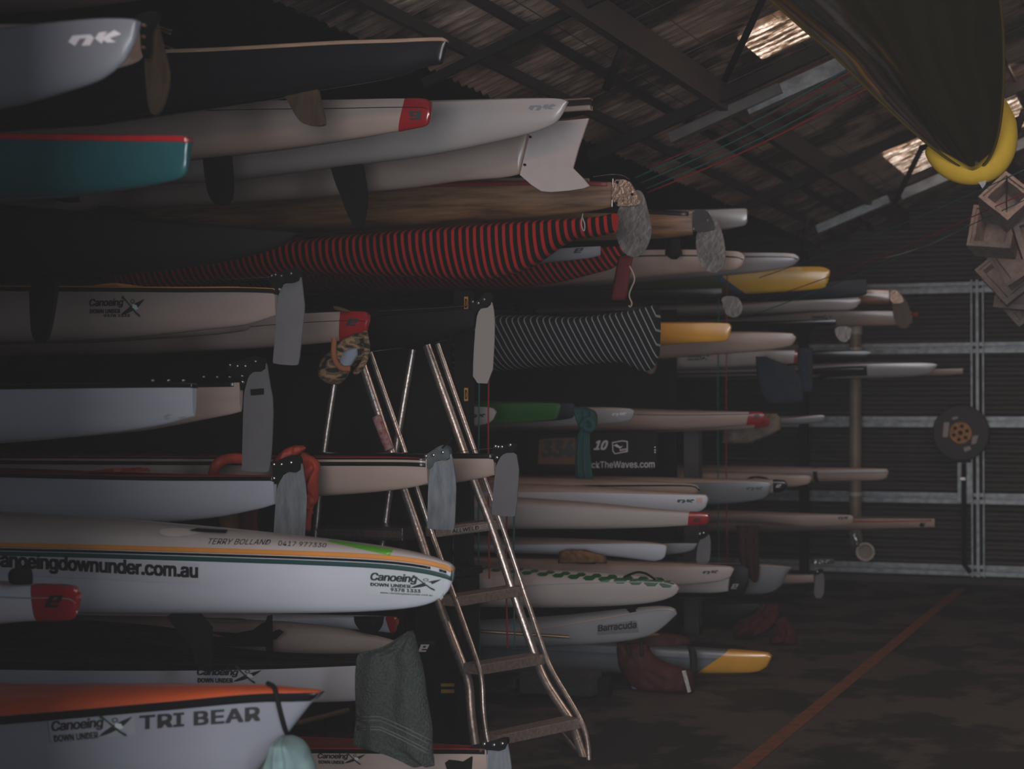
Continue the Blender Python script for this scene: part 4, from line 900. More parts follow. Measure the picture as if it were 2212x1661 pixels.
sp_ = ba.decal([[(1290,1352),(1370,1340),(1376,1342),(1380,1366),(1290,1372)]], M('name_panel', (.20,.20,.21), .4), 'sticker', off=.003)
ba.quad([(1292,1350),(1375,1341),(1375,1357),(1292,1364)], text('Barracuda', .03), DEC, parent=sp_, off=.006)
ba.decal([(1352,1316),(1378,1313),(1376,1322),(1362,1326)], BLKM, 'deck_slot', off=.003)
at_ = B('kayak', 'blue-grey kayak with amber nose wearing a life jacket on the floor', 10.2, [(1664,1417),(1660,1412),(1650,1410),(1575,1404),(1450,1395),(1330,1384),(1185,1374),(1000,1366)], [(1664,1420),(1660,1434),(1652,1441),(1636,1449),(1590,1452),(1500,1452),(1185,1455),(1000,1455)], BLUEGREY, BLUEGREY, camber=.1, B=.5, w0=.02)
at_.band(.002, -.045, M('grey_edge_band', (.22,.24,.27), .3), 'side_band', off=.003, x1=at(1100,1400,10.2).x); at_.cap(1574, 1505, YEL2, lab='amber nose', off=.006)

# ================================================================ hanging kayak, foam and crates
tip = at(2104, 374, 7.6); far = at(1828, -60, 6.0); ax = (far-tip).normalized()
class HK: pass
hr = root('kayak', (tip+far)/2, 'dark glossy kayak with yellow edge hanging nose-down from the roof', 'kayak')
Lh = 3.5; upv = Vector((0, 0, 1)); sd = ax.cross(upv).normalized(); up2 = sd.cross(ax).normalized()
if up2.z < 0: up2 = -up2
HKB = M('dark_olive_gloss_hull', (.035,.030,.012), .09, coat=1, bump=.25, bscale=2.2)
vs = []; fs = []; vs2 = []; fs2 = []; N = 46; mm_ = 21; rim = []
hpos = lambda t: (1-(1-min(1, t/.62))**1.9)
for i in range(N+1):
    s = Lh*(i/N)**1.25; t = s/Lh; hw = .008+.338*min(s, 1.9)**.60*(1 if s < 1.9 else 1-.6*((s-1.9)/2.3)**2)
    dep = .015+.12*min(1, s/.9)**.8; rk = dep
    for j in range(mm_+1):
        a = math.pi*j/mm_; y = -math.cos(a); yy = y*hw; z = -dep*(1-abs(y)**1.7)
        vs.append(tip+ax*s+sd*yy+up2*(z+rk))
    for j in range(9):
        y = -1+j/4; vs2.append(tip+ax*s+sd*(y*hw)+up2*(rk+.09*(1-y*y)*min(1, t*5)))
    rim.append((tip+ax*s-sd*(hw+.004)+up2*(rk), tip+ax*s+sd*(hw+.004)+up2*(rk)))
m1 = mm_+1
fs = [(i*m1+j, i*m1+j+1, (i+1)*m1+j+1, (i+1)*m1+j) for i in range(N) for j in range(mm_)]+[tuple(range(m1)), tuple(N*m1+j for j in range(m1))[::-1]]
fs2 = [(i*9+j, i*9+j+1, (i+1)*9+j+1, (i+1)*9+j) for i in range(N) for j in range(8)]+[tuple(range(9)), tuple(N*9+j for j in range(9))[::-1]]
mk('hull', vs, fs, HKB, hr, True, sharp=50); mk('deck', vs2, fs2, YEL, hr, True, sharp=50)
for k in (0, 1):
    v, f = tubeg([r[k] for r in rim], .006, 8); mk('gunwale', v, f, M('olive_yellow_edge', (.14,.10,.02), .2, coat=.6), hr, True)
plate('rudder', [(2110,388),(2134,384),(2129,400),(2123,408)], 7.62, GREY, hr, .03, 0)
# yellow foam bumper hung round the nose
P = [(2147,196),(2156,225),(2166,262),(2170,300),(2162,335),(2142,360),(2112,372),(2080,370),(2052,358),(2033,338),(2024,318)]
pts = smooth_line(P, 2); n = len(pts)
rad = [.014+.042*min(1, (i/n)*4.5)*min(1, (1-i/n)*9+.5) for i in range(n)]
yf = root('foam_bumper', at(2105, 372, 7.4), 'thick yellow foam loop around the hanging kayak nose', 'foam bumper')
v, f = tubeg([at(x, y, 7.66-.03*math.sin(math.pi*i/n)) for i, (x, y) in enumerate(pts)], rad, 18); mk('outer_roll', v, f, YFOAM, yf)
P2 = [(2140,240),(2146,275),(2144,305),(2132,330),(2110,345),(2085,348),(2062,340),(2042,325)]
pts2 = smooth_line(P2, 2)
v, f = tubeg([at(x, y, 7.60) for x, y in pts2], [.026]*len(pts2), 14); mk('inner_roll', v, f, YFOAM, yf)
def onloop(i0, i1, y, lat0, lat1, shape, mat, nm):
    """print lettering on the front of the outer roll"""
    vs_, fs_ = shape; out = []
    for u, w in vs_:
        s = i0+(i1-i0)*u; i = int(s); fr = s-i; a_ = Vector(pts[i]); b_ = Vector(pts[i+1]); c_ = a_.lerp(b_, fr); t_ = (b_-a_).normalized(); nn = Vector((t_.y, -t_.x))
        l = lat0+(lat1-lat0)*w; q = c_+nn*l
        out.append(at(q.x, q.y, 7.66-.03*math.sin(math.pi*s/n)-math.sqrt(max(0, 1-(l/24)**2))*.048-.004))
    mk(nm, out, fs_, mat, yf, False)
onloop(n*.93, n*.80, 0, 6, -2, text('ENVISION', .02), DECGR, 'lettering')
onloop(n*.67, n*.59, 0, 5, -3, text('airtime', .0), M('brown_print', (.30,.17,.03), .8), 'lettering')
onloop(n*.76, n*.71, 0, 9, -7, norm(fill([[(50,0),(100,85),(0,85)], [(50,18),(86,76),(14,76)]]), 100, 100), MATS['brown_print'], 'emblem')
for px, Y in ((1960, 6.5), (2075, 7.3)):
    c0 = at(px, 300 if px > 2000 else 20, Y); o = tube('rope', [c0, Vector((c0.x, c0.y, roofz(c0.x)-.05))], .006, BLKM, None, 6, 0); tag(o, 'dark rope holding up the hanging kayak near its %s' % ('nose' if px > 2000 else 'middle'), 'rope')

def crate(c, size, rot, label, seed):
    """open polystyrene box with thick walls"""
    R = Matrix.Rotation(rot[0], 3, 'Z') @ Matrix.Rotation(rot[1], 3, 'X') @ Matrix.Rotation(rot[2], 3, 'Z'); sx, sy, sz = size; t = .035; r = root('foam_crate', c, label, 'crate', 'polystyrene crates hung from the roof')
    bm = bmesh.new()
    def V(x, y, z): return bm.verts.new(Vector((x, y, z)))
    o = [(-1,-1),(1,-1),(1,1),(-1,1)]
    b0 = [V(x*sx/2*.93, y*sy/2*.93, -sz/2) for x, y in o]; t0 = [V(x*sx/2, y*sy/2, sz/2) for x, y in o]
    l1 = [V(x*(sx/2-t*.5), y*(sy/2-t*.5), sz/2) for x, y in o]; l2 = [V(x*(sx/2-t*.55), y*(sy/2-t*.55), sz/2-.012) for x, y in o]
    t1 = [V(x*(sx/2-t), y*(sy/2-t), sz/2-.012) for x, y in o]; b1 = [V(x*(sx/2-t*1.2)*.93, y*(sy/2-t*1.2)*.93, -sz/2+t) for x, y in o]
    bm.faces.new(b0[::-1]); bm.faces.new(b1)
    for A, C in ((b0, t0), (t0, l1), (l1, l2), (l2, t1), (t1, b1)):
        for i in range(4): bm.faces.new((A[i], A[(i+1) % 4], C[(i+1) % 4], C[i]))
    bmesh.ops.subdivide_edges(bm, edges=bm.edges[:], cuts=3, use_grid_fill=True)
    for v in bm.verts:
        q = v.co*38+Vector((seed*7, 0, 0)); v.co += Vector((noise.noise(q), noise.noise(q+Vector((9, 0, 0))), noise.noise(q+Vector((0, 9, 0)))))*.004
    vs = [Vector(c)+R @ v.co for v in bm.verts]; bm.verts.index_update(); fs = [tuple(v.index for v in f.verts) for f in bm.faces]; bm.free()
    mk('box', vs, fs, FOAM, r, True, sharp=40); 
    cp = M('dark_stain', (.10,.085,.075), .9); q = Vector(c)+R @ Vector((0, -sy/2-.0, -.02))
    return r
CR = [((2174,438,10.0), (.215,.215,.17), (.12, 1.18, .80), 'pale foam crate, topmost of the hanging bunch, opening tilted toward the aisle'),
      ((2150,503,10.5), (.25,.25,.20), (-.10, 1.28, -.12), 'upright foam crate just under the topmost hanging one'),
      ((2196,560,10.9), (.27,.27,.10), (-.1, 1.25, .62), 'shallow foam crate hanging corner down below the upright one'),
      ((2182,592,11.3), (.30,.30,.10), (.05, 1.35, .70), 'foam crate with chipped corner, third from the bottom'),
      ((2205,628,11.7), (.30,.26,.09), (0, 1.4, -.12), 'small edged foam crate, second from the bottom'),
      ((2208,655,12.1), (.24,.24,.08), (0, 1.4, .7), 'lowest foam crate of the hanging bunch'),
      ((2236,508,10.2), (.22,.22,.14), (.2, 1.6, .3), 'foam crate half out of frame beside the topmost one')]
for i, (pp, sz, rt, lb) in enumerate(CR):
    crate(at(*pp), sz, rt, lb, i)
o = tube('rope', [at(2176,360,10.0), at(2174,440,9.9), at(2180,520,10.9), at(2198,650,12.3)], .004, BLKM, None, 6, 0); tag(o, 'thin dark rope threading the foam crates', 'rope')

# hoist ropes across the aisle
RG = M('green_cord', (.010,.11,.10), .6); RR = M('red_cord', (.26,.012,.02), .6); RT = M('beige_cord', (.34,.26,.21), .7)
def cord(a, ya, b_, yb, m_, r, lab):
    A, Bq = at(*a, ya), at(*b_, yb); n = 10
    pts = [A.lerp(Bq, i/n)-Vector((0, 0, .03*math.sin(math.pi*i/n))) for i in range(n+1)]
    v, f = tubeg(pts, r, 6); o = mk('hoist_rope', v, f, m_); tag(o, lab, 'rope', 'hoist ropes crossing below the roof'); return o
cord((1372,384), 9.2, (1880,120), 9.0, RG, .0045, 'green hoist cord, uppermost of the roof group')
cord((1385,395), 9.2, (1900,135), 9.0, RG, .004, 'thin green hoist cord just under the uppermost one')
cord((1400,362), 9.3, (1905,118), 9.1, RR, .0035, 'red hoist cord crossing between the green ones')
cord((1395,408), 9.2, (1905,158), 9.0, RG, .004, 'green hoist cord just above the lowest red one')
cord((1398,416), 9.2, (1915,168), 9.0, RR, .0045, 'lowest red hoist cord of the roof group')
cord((1640,600), 12.4, (2250,350), 9.5, RG, .003, 'faint green cord running toward the topmost foam crate')
cord((1650,648), 12.6, (2250,400), 9.5, RR, .003, 'faint red cord running across the foam crates')
cord((1600,690), 12.6, (2250,415), 9.6, RG, .003, 'faint green cord below the faint red one')
cord((1900,560), 12.2, (2110,478), 11.4, RT, .004, 'beige cord beside the foam crates')
for px, yy0, yy1, Y, m_, lb in ((1023,690,1640,8.3,RG,'green hoist rope hanging left of the tall pale rudder bottom'), (1036,690,1500,8.35,RG,'second green hoist rope below the tall pale rudder'), (1057,690,1250,8.3,RR,'red hoist rope hanging below the tall pale rudder'),
                             (1112,1045,1400,8.4,RG,'green rope behind the ladder steps'), (1096,1045,1400,8.45,RR,'red rope behind the ladder steps'), (1553,560,1235,12.4,RG,'green rope beside the far rack post'), (1571,560,1240,12.4,RR,'red rope beside the far rack post')):
    o = tube('hoist_rope', [at(px, yy0, Y), at(px-3, (yy0+yy1)/2, Y), at(px, yy1, Y)], .0045, m_, None, 6, 1); tag(o, lb, 'rope', 'hoist ropes hanging beside the racks')

# ================================================================ step ladder
ld = root('step_ladder', floorhit(1150, 1640), 'aluminium step ladder with four treads standing among the kayaks', 'ladder')
v, f = tubeg([at(813,900,7.62), at(841,972,7.62)], .0225, 12); mk('rail_label', v, f, M('pink_label', (.42,.30,.29), .5, dirt=.8, scale=45, dcol=(.30,.03,.03)), ld, True, sharp=40)
def rail(name, P, r): tube(name, [at(x, y, Y) for x, y, Y in P], r, LAD, ld, 12, 2)
rail('rail', [(783,788,7.7),(845,975,7.7),(875,1065,7.7),(912,1170,7.68),(925,1215,7.66),(950,1310,7.62),(1000,1440,7.52),(1014,1475,7.5),(1016,1530,7.47),(1022,1580,7.44),(1032,1640,7.4)], .021)
rail('rail', [(800,762,7.66),(877,980,7.66),(905,1070,7.66),(950,1200,7.66),(985,1300,7.56),(1035,1440,7.44),(1042,1475,7.42),(1043,1530,7.4),(1050,1585,7.37),(1060,1630,7.35)], .012)
rail('rail', [(922,746,7.98),(1004,978,7.98),(1025,1045,7.98),(1060,1130,7.98),(1105,1270,7.97),(1155,1415,8.0),(1175,1470,7.95),(1215,1530,7.92),(1236,1560,7.9),(1250,1605,7.86),(1268,1655,7.82)], .021)
rail('rail', [(945,743,7.97),(1027,978,7.97),(1050,1045,7.97),(1085,1135,7.97),(1135,1285,7.98),(1178,1415,7.93),(1192,1450,7.9),(1232,1515,7.86),(1258,1560,7.83),(1270,1600,7.8),(1273,1655,7.76)], .012)
rail('rear_leg', [(892,755,7.98),(853,980,7.97),(826,1180,7.96)], .017)
rail('rear_leg', [(722,830,7.98),(696,1000,7.97),(680,1180,7.96)], .017)
rail('brace', [(1210,1580,8.2),(1240,1615,8.0),(1266,1655,7.84)], .010)
for (xl, yl, Yl), (xr, yr, Yr), h in (((942,1150,7.72),(1083,1133,8.02),.048), ((988,1300,7.56),(1134,1276,8.0),.048), ((1039,1447,7.44),(1179,1424,7.94),.048), ((1078,1600,7.37),(1256,1562,7.83),.048)):
    A, Bq = at(xl, yl, Yl), at(xr, yr, Yr); dd = (Bq-A).normalized(); nn = Vector((-dd.y, dd.x, 0)).normalized()*.05
    if nn.y < 0: nn = -nn
    sv, sf = beamg(A+nn-Vector((0,0,0)), Bq+nn, .10, h); mk('step', sv, sf, LADS, ld, False, bevel=.004)
A, Bq = at(972,1148,7.79), at(1052,1136,7.955)
dd = (Bq-A); hz = Vector((0, 0, .024)); n_ = Vector((dd.y, -dd.x, 0)).normalized()*.012
if n_.y > 0: n_ = -n_
def onq(o0, du, dv, shape, mat, nm, off): 
    vs_, fs_ = shape; return mk(nm, [o0+du*u+dv*v+off for u, v in vs_], fs_, mat, ld, False)
o0 = A-hz*.5; SQ = ([(0,0),(1,0),(1,1),(0,1)], [(0,1,2,3)])
onq(o0, dd, hz, SQ, M('step_sticker', (.42,.38,.35), .5), 'sticker', n_*.6)
onq(o0+dd*.03+hz*.12, dd*.72, hz*.76, text('ALLWELD', .02), DEC, 'lettering', n_*.8); onq(o0+dd*.79+hz*.2, dd*.18, hz*.6, text('Quality\nLadders', 0), DEC, 'lettering', n_*.8)
# chequer plate platform behind the ladder
pf = root('platform_trestle', at(780, 1145, 7.8), 'dark chequer plate platform behind the ladder', 'platform')
CK = M('chequer_plate', (.10,.09,.085), .35, metal=.7, dirt=.3)
P0, P1 = at(684, 1140, 7.62), at(868, 1146, 7.62)
v, f = boxg((P0+P1)/2+Vector((0, .20, -.02)), ((P1-P0).length, .38, .065)); mk('top_plate', v, f, CK, pf, False, .004)
gs = []
for i in range(14):
    c0 = P0.lerp(P1, (i+.5)/14)+Vector((0, -.004, -.02))
    for k in range(3):
        gs.append(beamg(c0+Vector((-.016+k*.011, 0, .016)), c0+Vector((.0+k*.011, 0, -.016)), .002, .006))
v, f = merge(gs); mk('tread_pattern', v, f, M('bright_tread', (.5,.45,.4), .3, metal=.9), pf, False)
for dx in (.03, .97):
    for dy in (.04, .35):
        q = P0.lerp(P1, dx)+Vector((0, dy, 0)); v, f = beamg((q.x, q.y, 0), (q.x, q.y, q.z-.05), .03, .03); mk('leg', v, f, DKSTEEL, pf, False)

# ================================================================ soft goods
rj = root('jacket', at(640, 1060, 6.3), 'orange-red jacket draped over the blue-grey rudder boat', 'jacket')
RJ = M('orange_red_nylon', (.48,.055,.025), .55, dirt=.35, scale=9)
blob('body', [(976,655,662),(985,652,675),(995,652,685),(1010,652,689),(1040,653,690),(1070,654,688),(1085,655,684),(1095,656,676),(1110,656,677)], 6.3, .05, RJ, rj, wr=.035, ws=20, folds=(.006, 7, 9))
blob('collar', [(962,635,652),(968,620,660),(978,606,650),(988,596,640),(1000,592,612)], 6.22, .03, RJ, rj, wr=.02, ws=22)
blob('sleeve', [(1100,657,676),(1120,657,673),(1140,659,672),(1147,663,670)], 6.25, .02, M('red_strap_web', (.33,.03,.03), .7), rj, wr=.006)
ar = smooth_line([at(460,1030,6.3), at(463,1010,6.25), at(475,996,6.25), at(495,990,6.3), at(520,990,6.35), at(540,1000,6.4)], 2)
v, f = tubeg(ar, .022, 10); mk('arm_loop', v, f, RJ, rj)
lj = root('life_jacket', at(490, 1130, 6.4), 'dim red and yellow life jacket hanging under the grey-white kayak', 'life jacket')
blob('panel', [(1095,470,522),(1120,474,520),(1150,476,520),(1165,478,520)], 6.45, .04, M('mustard_cloth', (.20,.10,.02), .8), lj, wr=.015)
blob('side_panel', [(1090,520,556),(1120,520,556),(1150,520,560),(1165,522,562)], 6.45, .04, M('dark_red_cloth', (.11,.012,.012), .85), lj, wr=.015)
# camouflage cap
m = bpy.data.materials.new('camouflage_cloth'); m.use_nodes = True; nt = m.node_tree; bb = nt.nodes['Principled BSDF']; bb.inputs['Roughness'].default_value = .9
tc = nt.nodes.new('ShaderNodeTexCoord'); mp = nt.nodes.new('ShaderNodeMapping'); mp.inputs['Scale'].default_value = (1, 1, 2.2); mp.inputs['Rotation'].default_value = (0, -.4, 0); nt.links.new(tc.outputs['Object'], mp.inputs[0])
n1 = nt.nodes.new('ShaderNodeTexNoise'); n1.inputs['Scale'].default_value = 17; n1.inputs['Detail'].default_value = 1; nt.links.new(mp.outputs[0], n1.inputs['Vector'])
r = nt.nodes.new('ShaderNodeValToRGB'); r.color_ramp.interpolation = 'CONSTANT'; e = r.color_ramp.elements; e[0].color = (.012,.012,.008,1); e[1].position = .43; e[1].color = (.10,.085,.04,1)
for ps, cl in ((.5, (.28,.16,.09,1)), (.58, (.12,.08,.05,1)), (.66, (.02,.02,.012,1))): x = e.new(ps); x.color = cl
nt.links.new(n1.outputs['Fac'], r.inputs[0]); nt.links.new(r.outputs[0], bb.inputs['Base Color']); CAMO = m
cp = root('cap', at(720, 790, 6.5), 'camouflage cap hanging from the square red nose cap', 'hat')
blob('crown', [(720,768,790),(735,745,792),(752,722,796),(766,706,797),(780,695,780),(795,691,762),(810,692,752),(822,700,742),(830,712,732)], 6.5, .07, CAMO, cp, wr=.006, seed=1)
blob('lining', [(752,756,772),(765,738,773),(780,734,765),(792,740,757),(798,746,752)], 6.44, .02, M('blue_grey_lining', (.22,.26,.32), .9), cp, wr=.004)
v, f = tubeg(smooth_line([at(722,730,6.42), at(720,765,6.42), at(726,785,6.41), at(740,797,6.40), at(756,796,6.40)], 2), .012, 10); mk('sweatband', v, f, M('rust_cloth', (.30,.10,.045), .85), cp)
v, f = tubeg(smooth_line([at(790,722,6.45), at(796,755,6.42), at(786,790,6.42), at(770,805,6.44)], 2), [.014]*17, 8) if False else tubeg(smooth_line([at(788,718,6.45), at(795,755,6.42), at(786,785,6.42), at(768,806,6.44)], 2), .013, 8); mk('brim', v, f, CAMO, cp)
blob('strap_end', [(661,718,728),(668,722,750),(674,745,760)], 6.65, .008, M('olive_web', (.10,.07,.03), .9), cp, wr=.003)
# towel
TW = M('grey_green_terry', (.075,.098,.088), .95, dirt=.4, scale=110, bump=1.0, bscale=120)
tw = root('towel', at(850, 1400, 5.5), 'grey-green terry towel draped over a kayak end in the centre', 'towel')
rows = [(1363,882,892),(1372,868,897),(1385,848,900),(1400,818,904),(1412,775,907),(1425,770,910),(1450,769,915),(1500,768,922),(1550,768,930),(1585,764,934),(1607,762,934),(1614,775,935),(1625,820,935),(1640,855,937),(1655,888,938)]
blob('cloth', rows, 5.5, .05, TW, tw, wr=.018, ws=9, folds=(.014, 6.5, 1.5), n=30, m=80, seed=3, pows=.35)
# woven bands near the hem
TB = M('towel_band', (.12,.145,.13), .95, dirt=.3, scale=30)
for k, (ya, yb) in enumerate(((1548, 1600), (1556, 1610), (1570, 1624), (1576, 1632))):
    pts = [(771+i*16.2, ya+(yb-ya)*(max(0, i-3)/7)**1.1) for i in range(11)]
    P = []
    for (x, y) in pts:
        # ray onto towel surface
        dg = None; P.append((x, y))
    ob = tw.children[0]; me = ob.data; W = ob.matrix_world
    from mathutils.bvhtree import BVHTree
    if k == 0:
        TBV = BVHTree.FromPolygons([v.co+rl(ob) for v in me.vertices], [tuple(p.vertices) for p in me.polygons])
    Q = []
    for x, y in P:
        dr = (at(x, y, 5)-CAM).normalized(); h_ = TBV.ray_cast(CAM, dr)
        if h_[0] is not None: Q.append(h_[0]-dr*.002)
    if len(Q) > 2:
        v, f = tubeg(Q, .0028, 6); mk('woven_band', v, f, TB, tw)
# life jacket on the amber nosed kayak
vj = root('life_jacket', at(1420, 1450, 9.8), 'dark red life jacket strapped round the amber nosed kayak', 'life jacket')
VR = M('dark_red_nylon', (.065,.009,.008), .75, dirt=.35, scale=9); VK = M('black_webbing', (.01,.01,.01), .8)
blob('back_panel', [(1367,1345,1440),(1372,1338,1470),(1382,1334,1488),(1391,1334,1492),(1396,1335,1405)], 9.85, .06, VR, vj, wr=.025, folds=(.006, 9, 3))
blob('front_panel', [(1388,1333,1400),(1402,1332,1404),(1415,1333,1414),(1430,1335,1440),(1440,1337,1470),(1450,1342,1500),(1465,1352,1503),(1480,1362,1502),(1492,1385,1500),(1500,1410,1490)], 9.8, .07, VR, vj, wr=.025, seed=6)
blob('shoulder_strap', [(1396,1484,1497),(1410,1488,1505),(1430,1490,1506),(1446,1490,1505),(1456,1492,1504)], 9.8, .02, VK, vj, wr=.01, n=8, m=16)
blob('collar', [(1366,1355,1400),(1370,1352,1425),(1376,1350,1400),(1384,1350,1365)], 9.78, .02, M('mustard_trim', (.32,.15,.03), .8), vj, wr=.015)
for x0_, y0_, x1_, y1_ in ((1380,1368,1383,1418), (1352,1392,1356,1414)): blob('webbing', [(y0_, x0_, x0_+8), ((y0_+y1_)/2, x0_+1, x0_+9), (y1_, x1_, x1_+8)], 9.72, .01, VK, vj, wr=.003, n=6, m=10)
plate('reflective_strip', [(1473,1449),(1481,1448),(1493,1494),(1486,1496)], 9.7, M('silver_reflective', (.75,.75,.74), .35, metal=.4, dirt=.4, scale=60), vj, .006, 0)
blob('liner', [(1465,1361,1372),(1478,1362,1400),(1495,1372,1401),(1510,1390,1400)], 9.86, .02, M('pale_blue_liner', (.24,.32,.35), .7), vj, wr=.008); plate('liner_edge', [(1400,1476),(1421,1510),(1400,1508)], 9.88, GREY, vj, .01, 0)
# red cloth heap on the floor
pc = root('cloth_heap', floorhit(1650, 1385), 'dark red cloth heap lying on the far floor', 'cloth')
blob('cloth', [(1304,1645,1675),(1312,1640,1683),(1325,1630,1683),(1340,1600,1680),(1355,1585,1672),(1366,1584,1655),(1376,1584,1630)], 12.3, .12, M('dark_red_blanket', (.085,.010,.010), .9, dirt=.3), pc, wr=.05, ws=12, folds=(.02, 6, 4))
blob('fold', [(1333,1688,1696),(1345,1678,1706),(1365,1672,1718),(1380,1662,1722),(1391,1662,1724)], 12.1, .10, MATS['dark_red_blanket'], pc, wr=.05, ws=14, folds=(.02, 7, 3), seed=8)
dk = B('kayak', 'dark kayak end resting low in front of the red cloth heap', 12.85, [(1650,1305),(1640,1302),(1500,1300)], [(1650,1320),(1630,1340),(1550,1365),(1450,1372)], NAVYBLK)

# ================================================================ bins, bench, small things
tb = root('storage_tub', floorhit(960, 1640), 'black tub with yellow warning label behind the towel', 'tub')
q = at(957, 1530, 7.8); v, f = boxg((q.x, 7.84, .42), (.26, .24, .80)); mk('body', v, f, BLKM, tb, False, .02); v, f = boxg((q.x, 7.84, .84), (.28, .26, .04)); mk('lid', v, f, BLKM, tb, False, .01)
YL = M('yellow_label', (.30,.20,.03), .6)
for y0_, y1_ in ((1476,1483),(1489,1497)): plate('warning_label', [(953,y0_),(981,y0_),(981,y1_),(953,y1_)], 7.71, YL, tb, .004, 0)
bn = root('trestle', floorhit(1230, 1580), 'low carpeted trestle on dark posts behind the ladder', 'trestle')
A, Bq = at(1120, 1478, 9.4), at(1277, 1478, 9.4)
v, f = boxg((A+Bq)/2+Vector((0, .1, 0)), ((Bq-A).length, .2, .13)); mk('padded_beam', v, f, M('grey_carpet', (.055,.055,.058), .95, dirt=.3, scale=50, bump=.6, bscale=150), bn, False, .015)
for px, Y in ((1292, 9.45), (1120, 9.45)):
    q = at(px, 1500, Y); v, f = boxg((q.x, Y+.1, q.z/2+.04), (.08, .08, q.z+.08)); mk('leg', v, f, DKSTEEL, bn, False, .003)
# rod lower left
o = tube('paddle_shaft', [at(640,1562,6.9), at(750,1534,7.3)], .013, M('bronze_shaft', (.25,.17,.10), .35, metal=.6), None, 10, 0); tag(o, 'bronze paddle shaft lying behind the orange-decked kayak', 'paddle')
o = tube('paddle_shaft', [at(880,1353,8.6), at(1230,1376,8.9)], .009, MATS['bronze_shaft'], None, 10, 0); tag(o, 'thin bronze pole lying level behind the ladder', 'pole')
# hose reel
hz_ = root('hose_reel', at(2076, 935, 16.6), 'black hose reel with copper hub on the far wall stud', 'hose reel')
c0 = at(2076, 935, 16.6)
v, f = discg(c0, (0, 1, 0), .255, .05, 40); mk('disc', v, f, M('reel_black', (.010,.009,.009), .55), hz_, False, .01)
v, f = discg(c0+Vector((0, .1, 0)), (0, 1, 0), .21, .15, 32); mk('hose', v, f, M('reel_hose', (.014,.012,.011), .6), hz_, True, sharp=40)
HUB = M('copper_hub', (.32,.14,.05), .45, metal=.6, dirt=.5, scale=40); vs, fs = discg(c0+Vector((0, -.03, 0)), (0, 1, 0), .103, .03, 32); mk('hub', vs, fs, HUB, hz_, False, .004)
gs = [discg(c0+Vector((.062*math.cos(t), -.045, .062*math.sin(t))), (0, 1, 0), .017, .012, 12) for t in [i*math.pi/3+.3 for i in range(6)]]+[discg(c0+Vector((0, -.045, 0)), (0, 1, 0), .022, .012, 6)]
v, f = merge(gs); mk('hub_recesses', v, f, BLKM, hz_, False)
LBL = M('pale_label', (.42,.38,.36), .6)
for P_ in ([(2039,912),(2051,912),(2047,944),(2036,944)], [(2056,902),(2068,899),(2070,904),(2058,907)], [(2101,942),(2114,940),(2108,958),(2098,960)], [(2081,967),(2095,963),(2098,971),(2084,976)]): plate('label', P_, 16.56, LBL, hz_, .004, 0)
bk_ = box('valve_plate', at(2085, 1042, 16.8), (.14, .02, .37), GALV, hz_)
v, f = tubeg([at(2082,1000,16.65), at(2082,1070,16.65), at(2083,1220,16.65), at(2095,1235,16.7)], .022, 10); mk('supply_pipe', v, f, BLKM, hz_, True)
box('valve', at(2080, 1034, 16.62), (.05, .05, .03), STEEL, hz_)
# downpipe
dp = root('drain_pipe', at(1848, 1160, 16.5), 'tall cream drain pipe running up the far wall', 'pipe')
v, f = tubeg([at(1848,690,16.5), at(1848,1150,16.5)], .056, 16); mk('pipe', v, f, PVC, dp, True, sharp=40)
for y in (755, 1067): v, f = tubeg([at(1848,y-4,16.5), at(1848,y+4,16.5)], .062, 16); mk('joint', v, f, PVCW, dp, True, sharp=40)
v, f = tubeg([at(1848,700,16.5), at(1848,722,16.5)], .062, 16); mk('joint', v, f, PVCW, dp, True, sharp=40)
v, f = tubeg(smooth_line([at(1848,1150,16.5), at(1850,1180,16.5), at(1862,1192,16.3), at(1869,1193,16.1)], 2), .062, 16); mk('elbow', v, f, PVC, dp, True, sharp=40)
c0 = at(1869, 1192, 16.05)
ring = [c0+Vector((.075*math.cos(t), 0, .075*math.sin(t))) for t in [i*math.pi/12 for i in range(25)]]; v, f = tubeg(ring, .012, 8); mk('flange', v, f, PVCW, dp, True)
o = blob('bag', [(1148,1833,1852),(1160,1836,1856),(1172,1844,1857),(1181,1850,1856)], 14.6, .04, M('silver_wrap', (.35,.38,.40), .25, metal=.7), wr=.02); tag(o, 'shiny silver bag hanging under the lettered cream ski', 'bag')
o = blob('bag', [(1206,1758,1800),(1212,1752,1804),(1218,1754,1800)], 13.5, .04, MATS['silver_wrap'], wr=.03, ws=30); tag(o, 'crumpled silver wrap on a low far rack', 'bag')

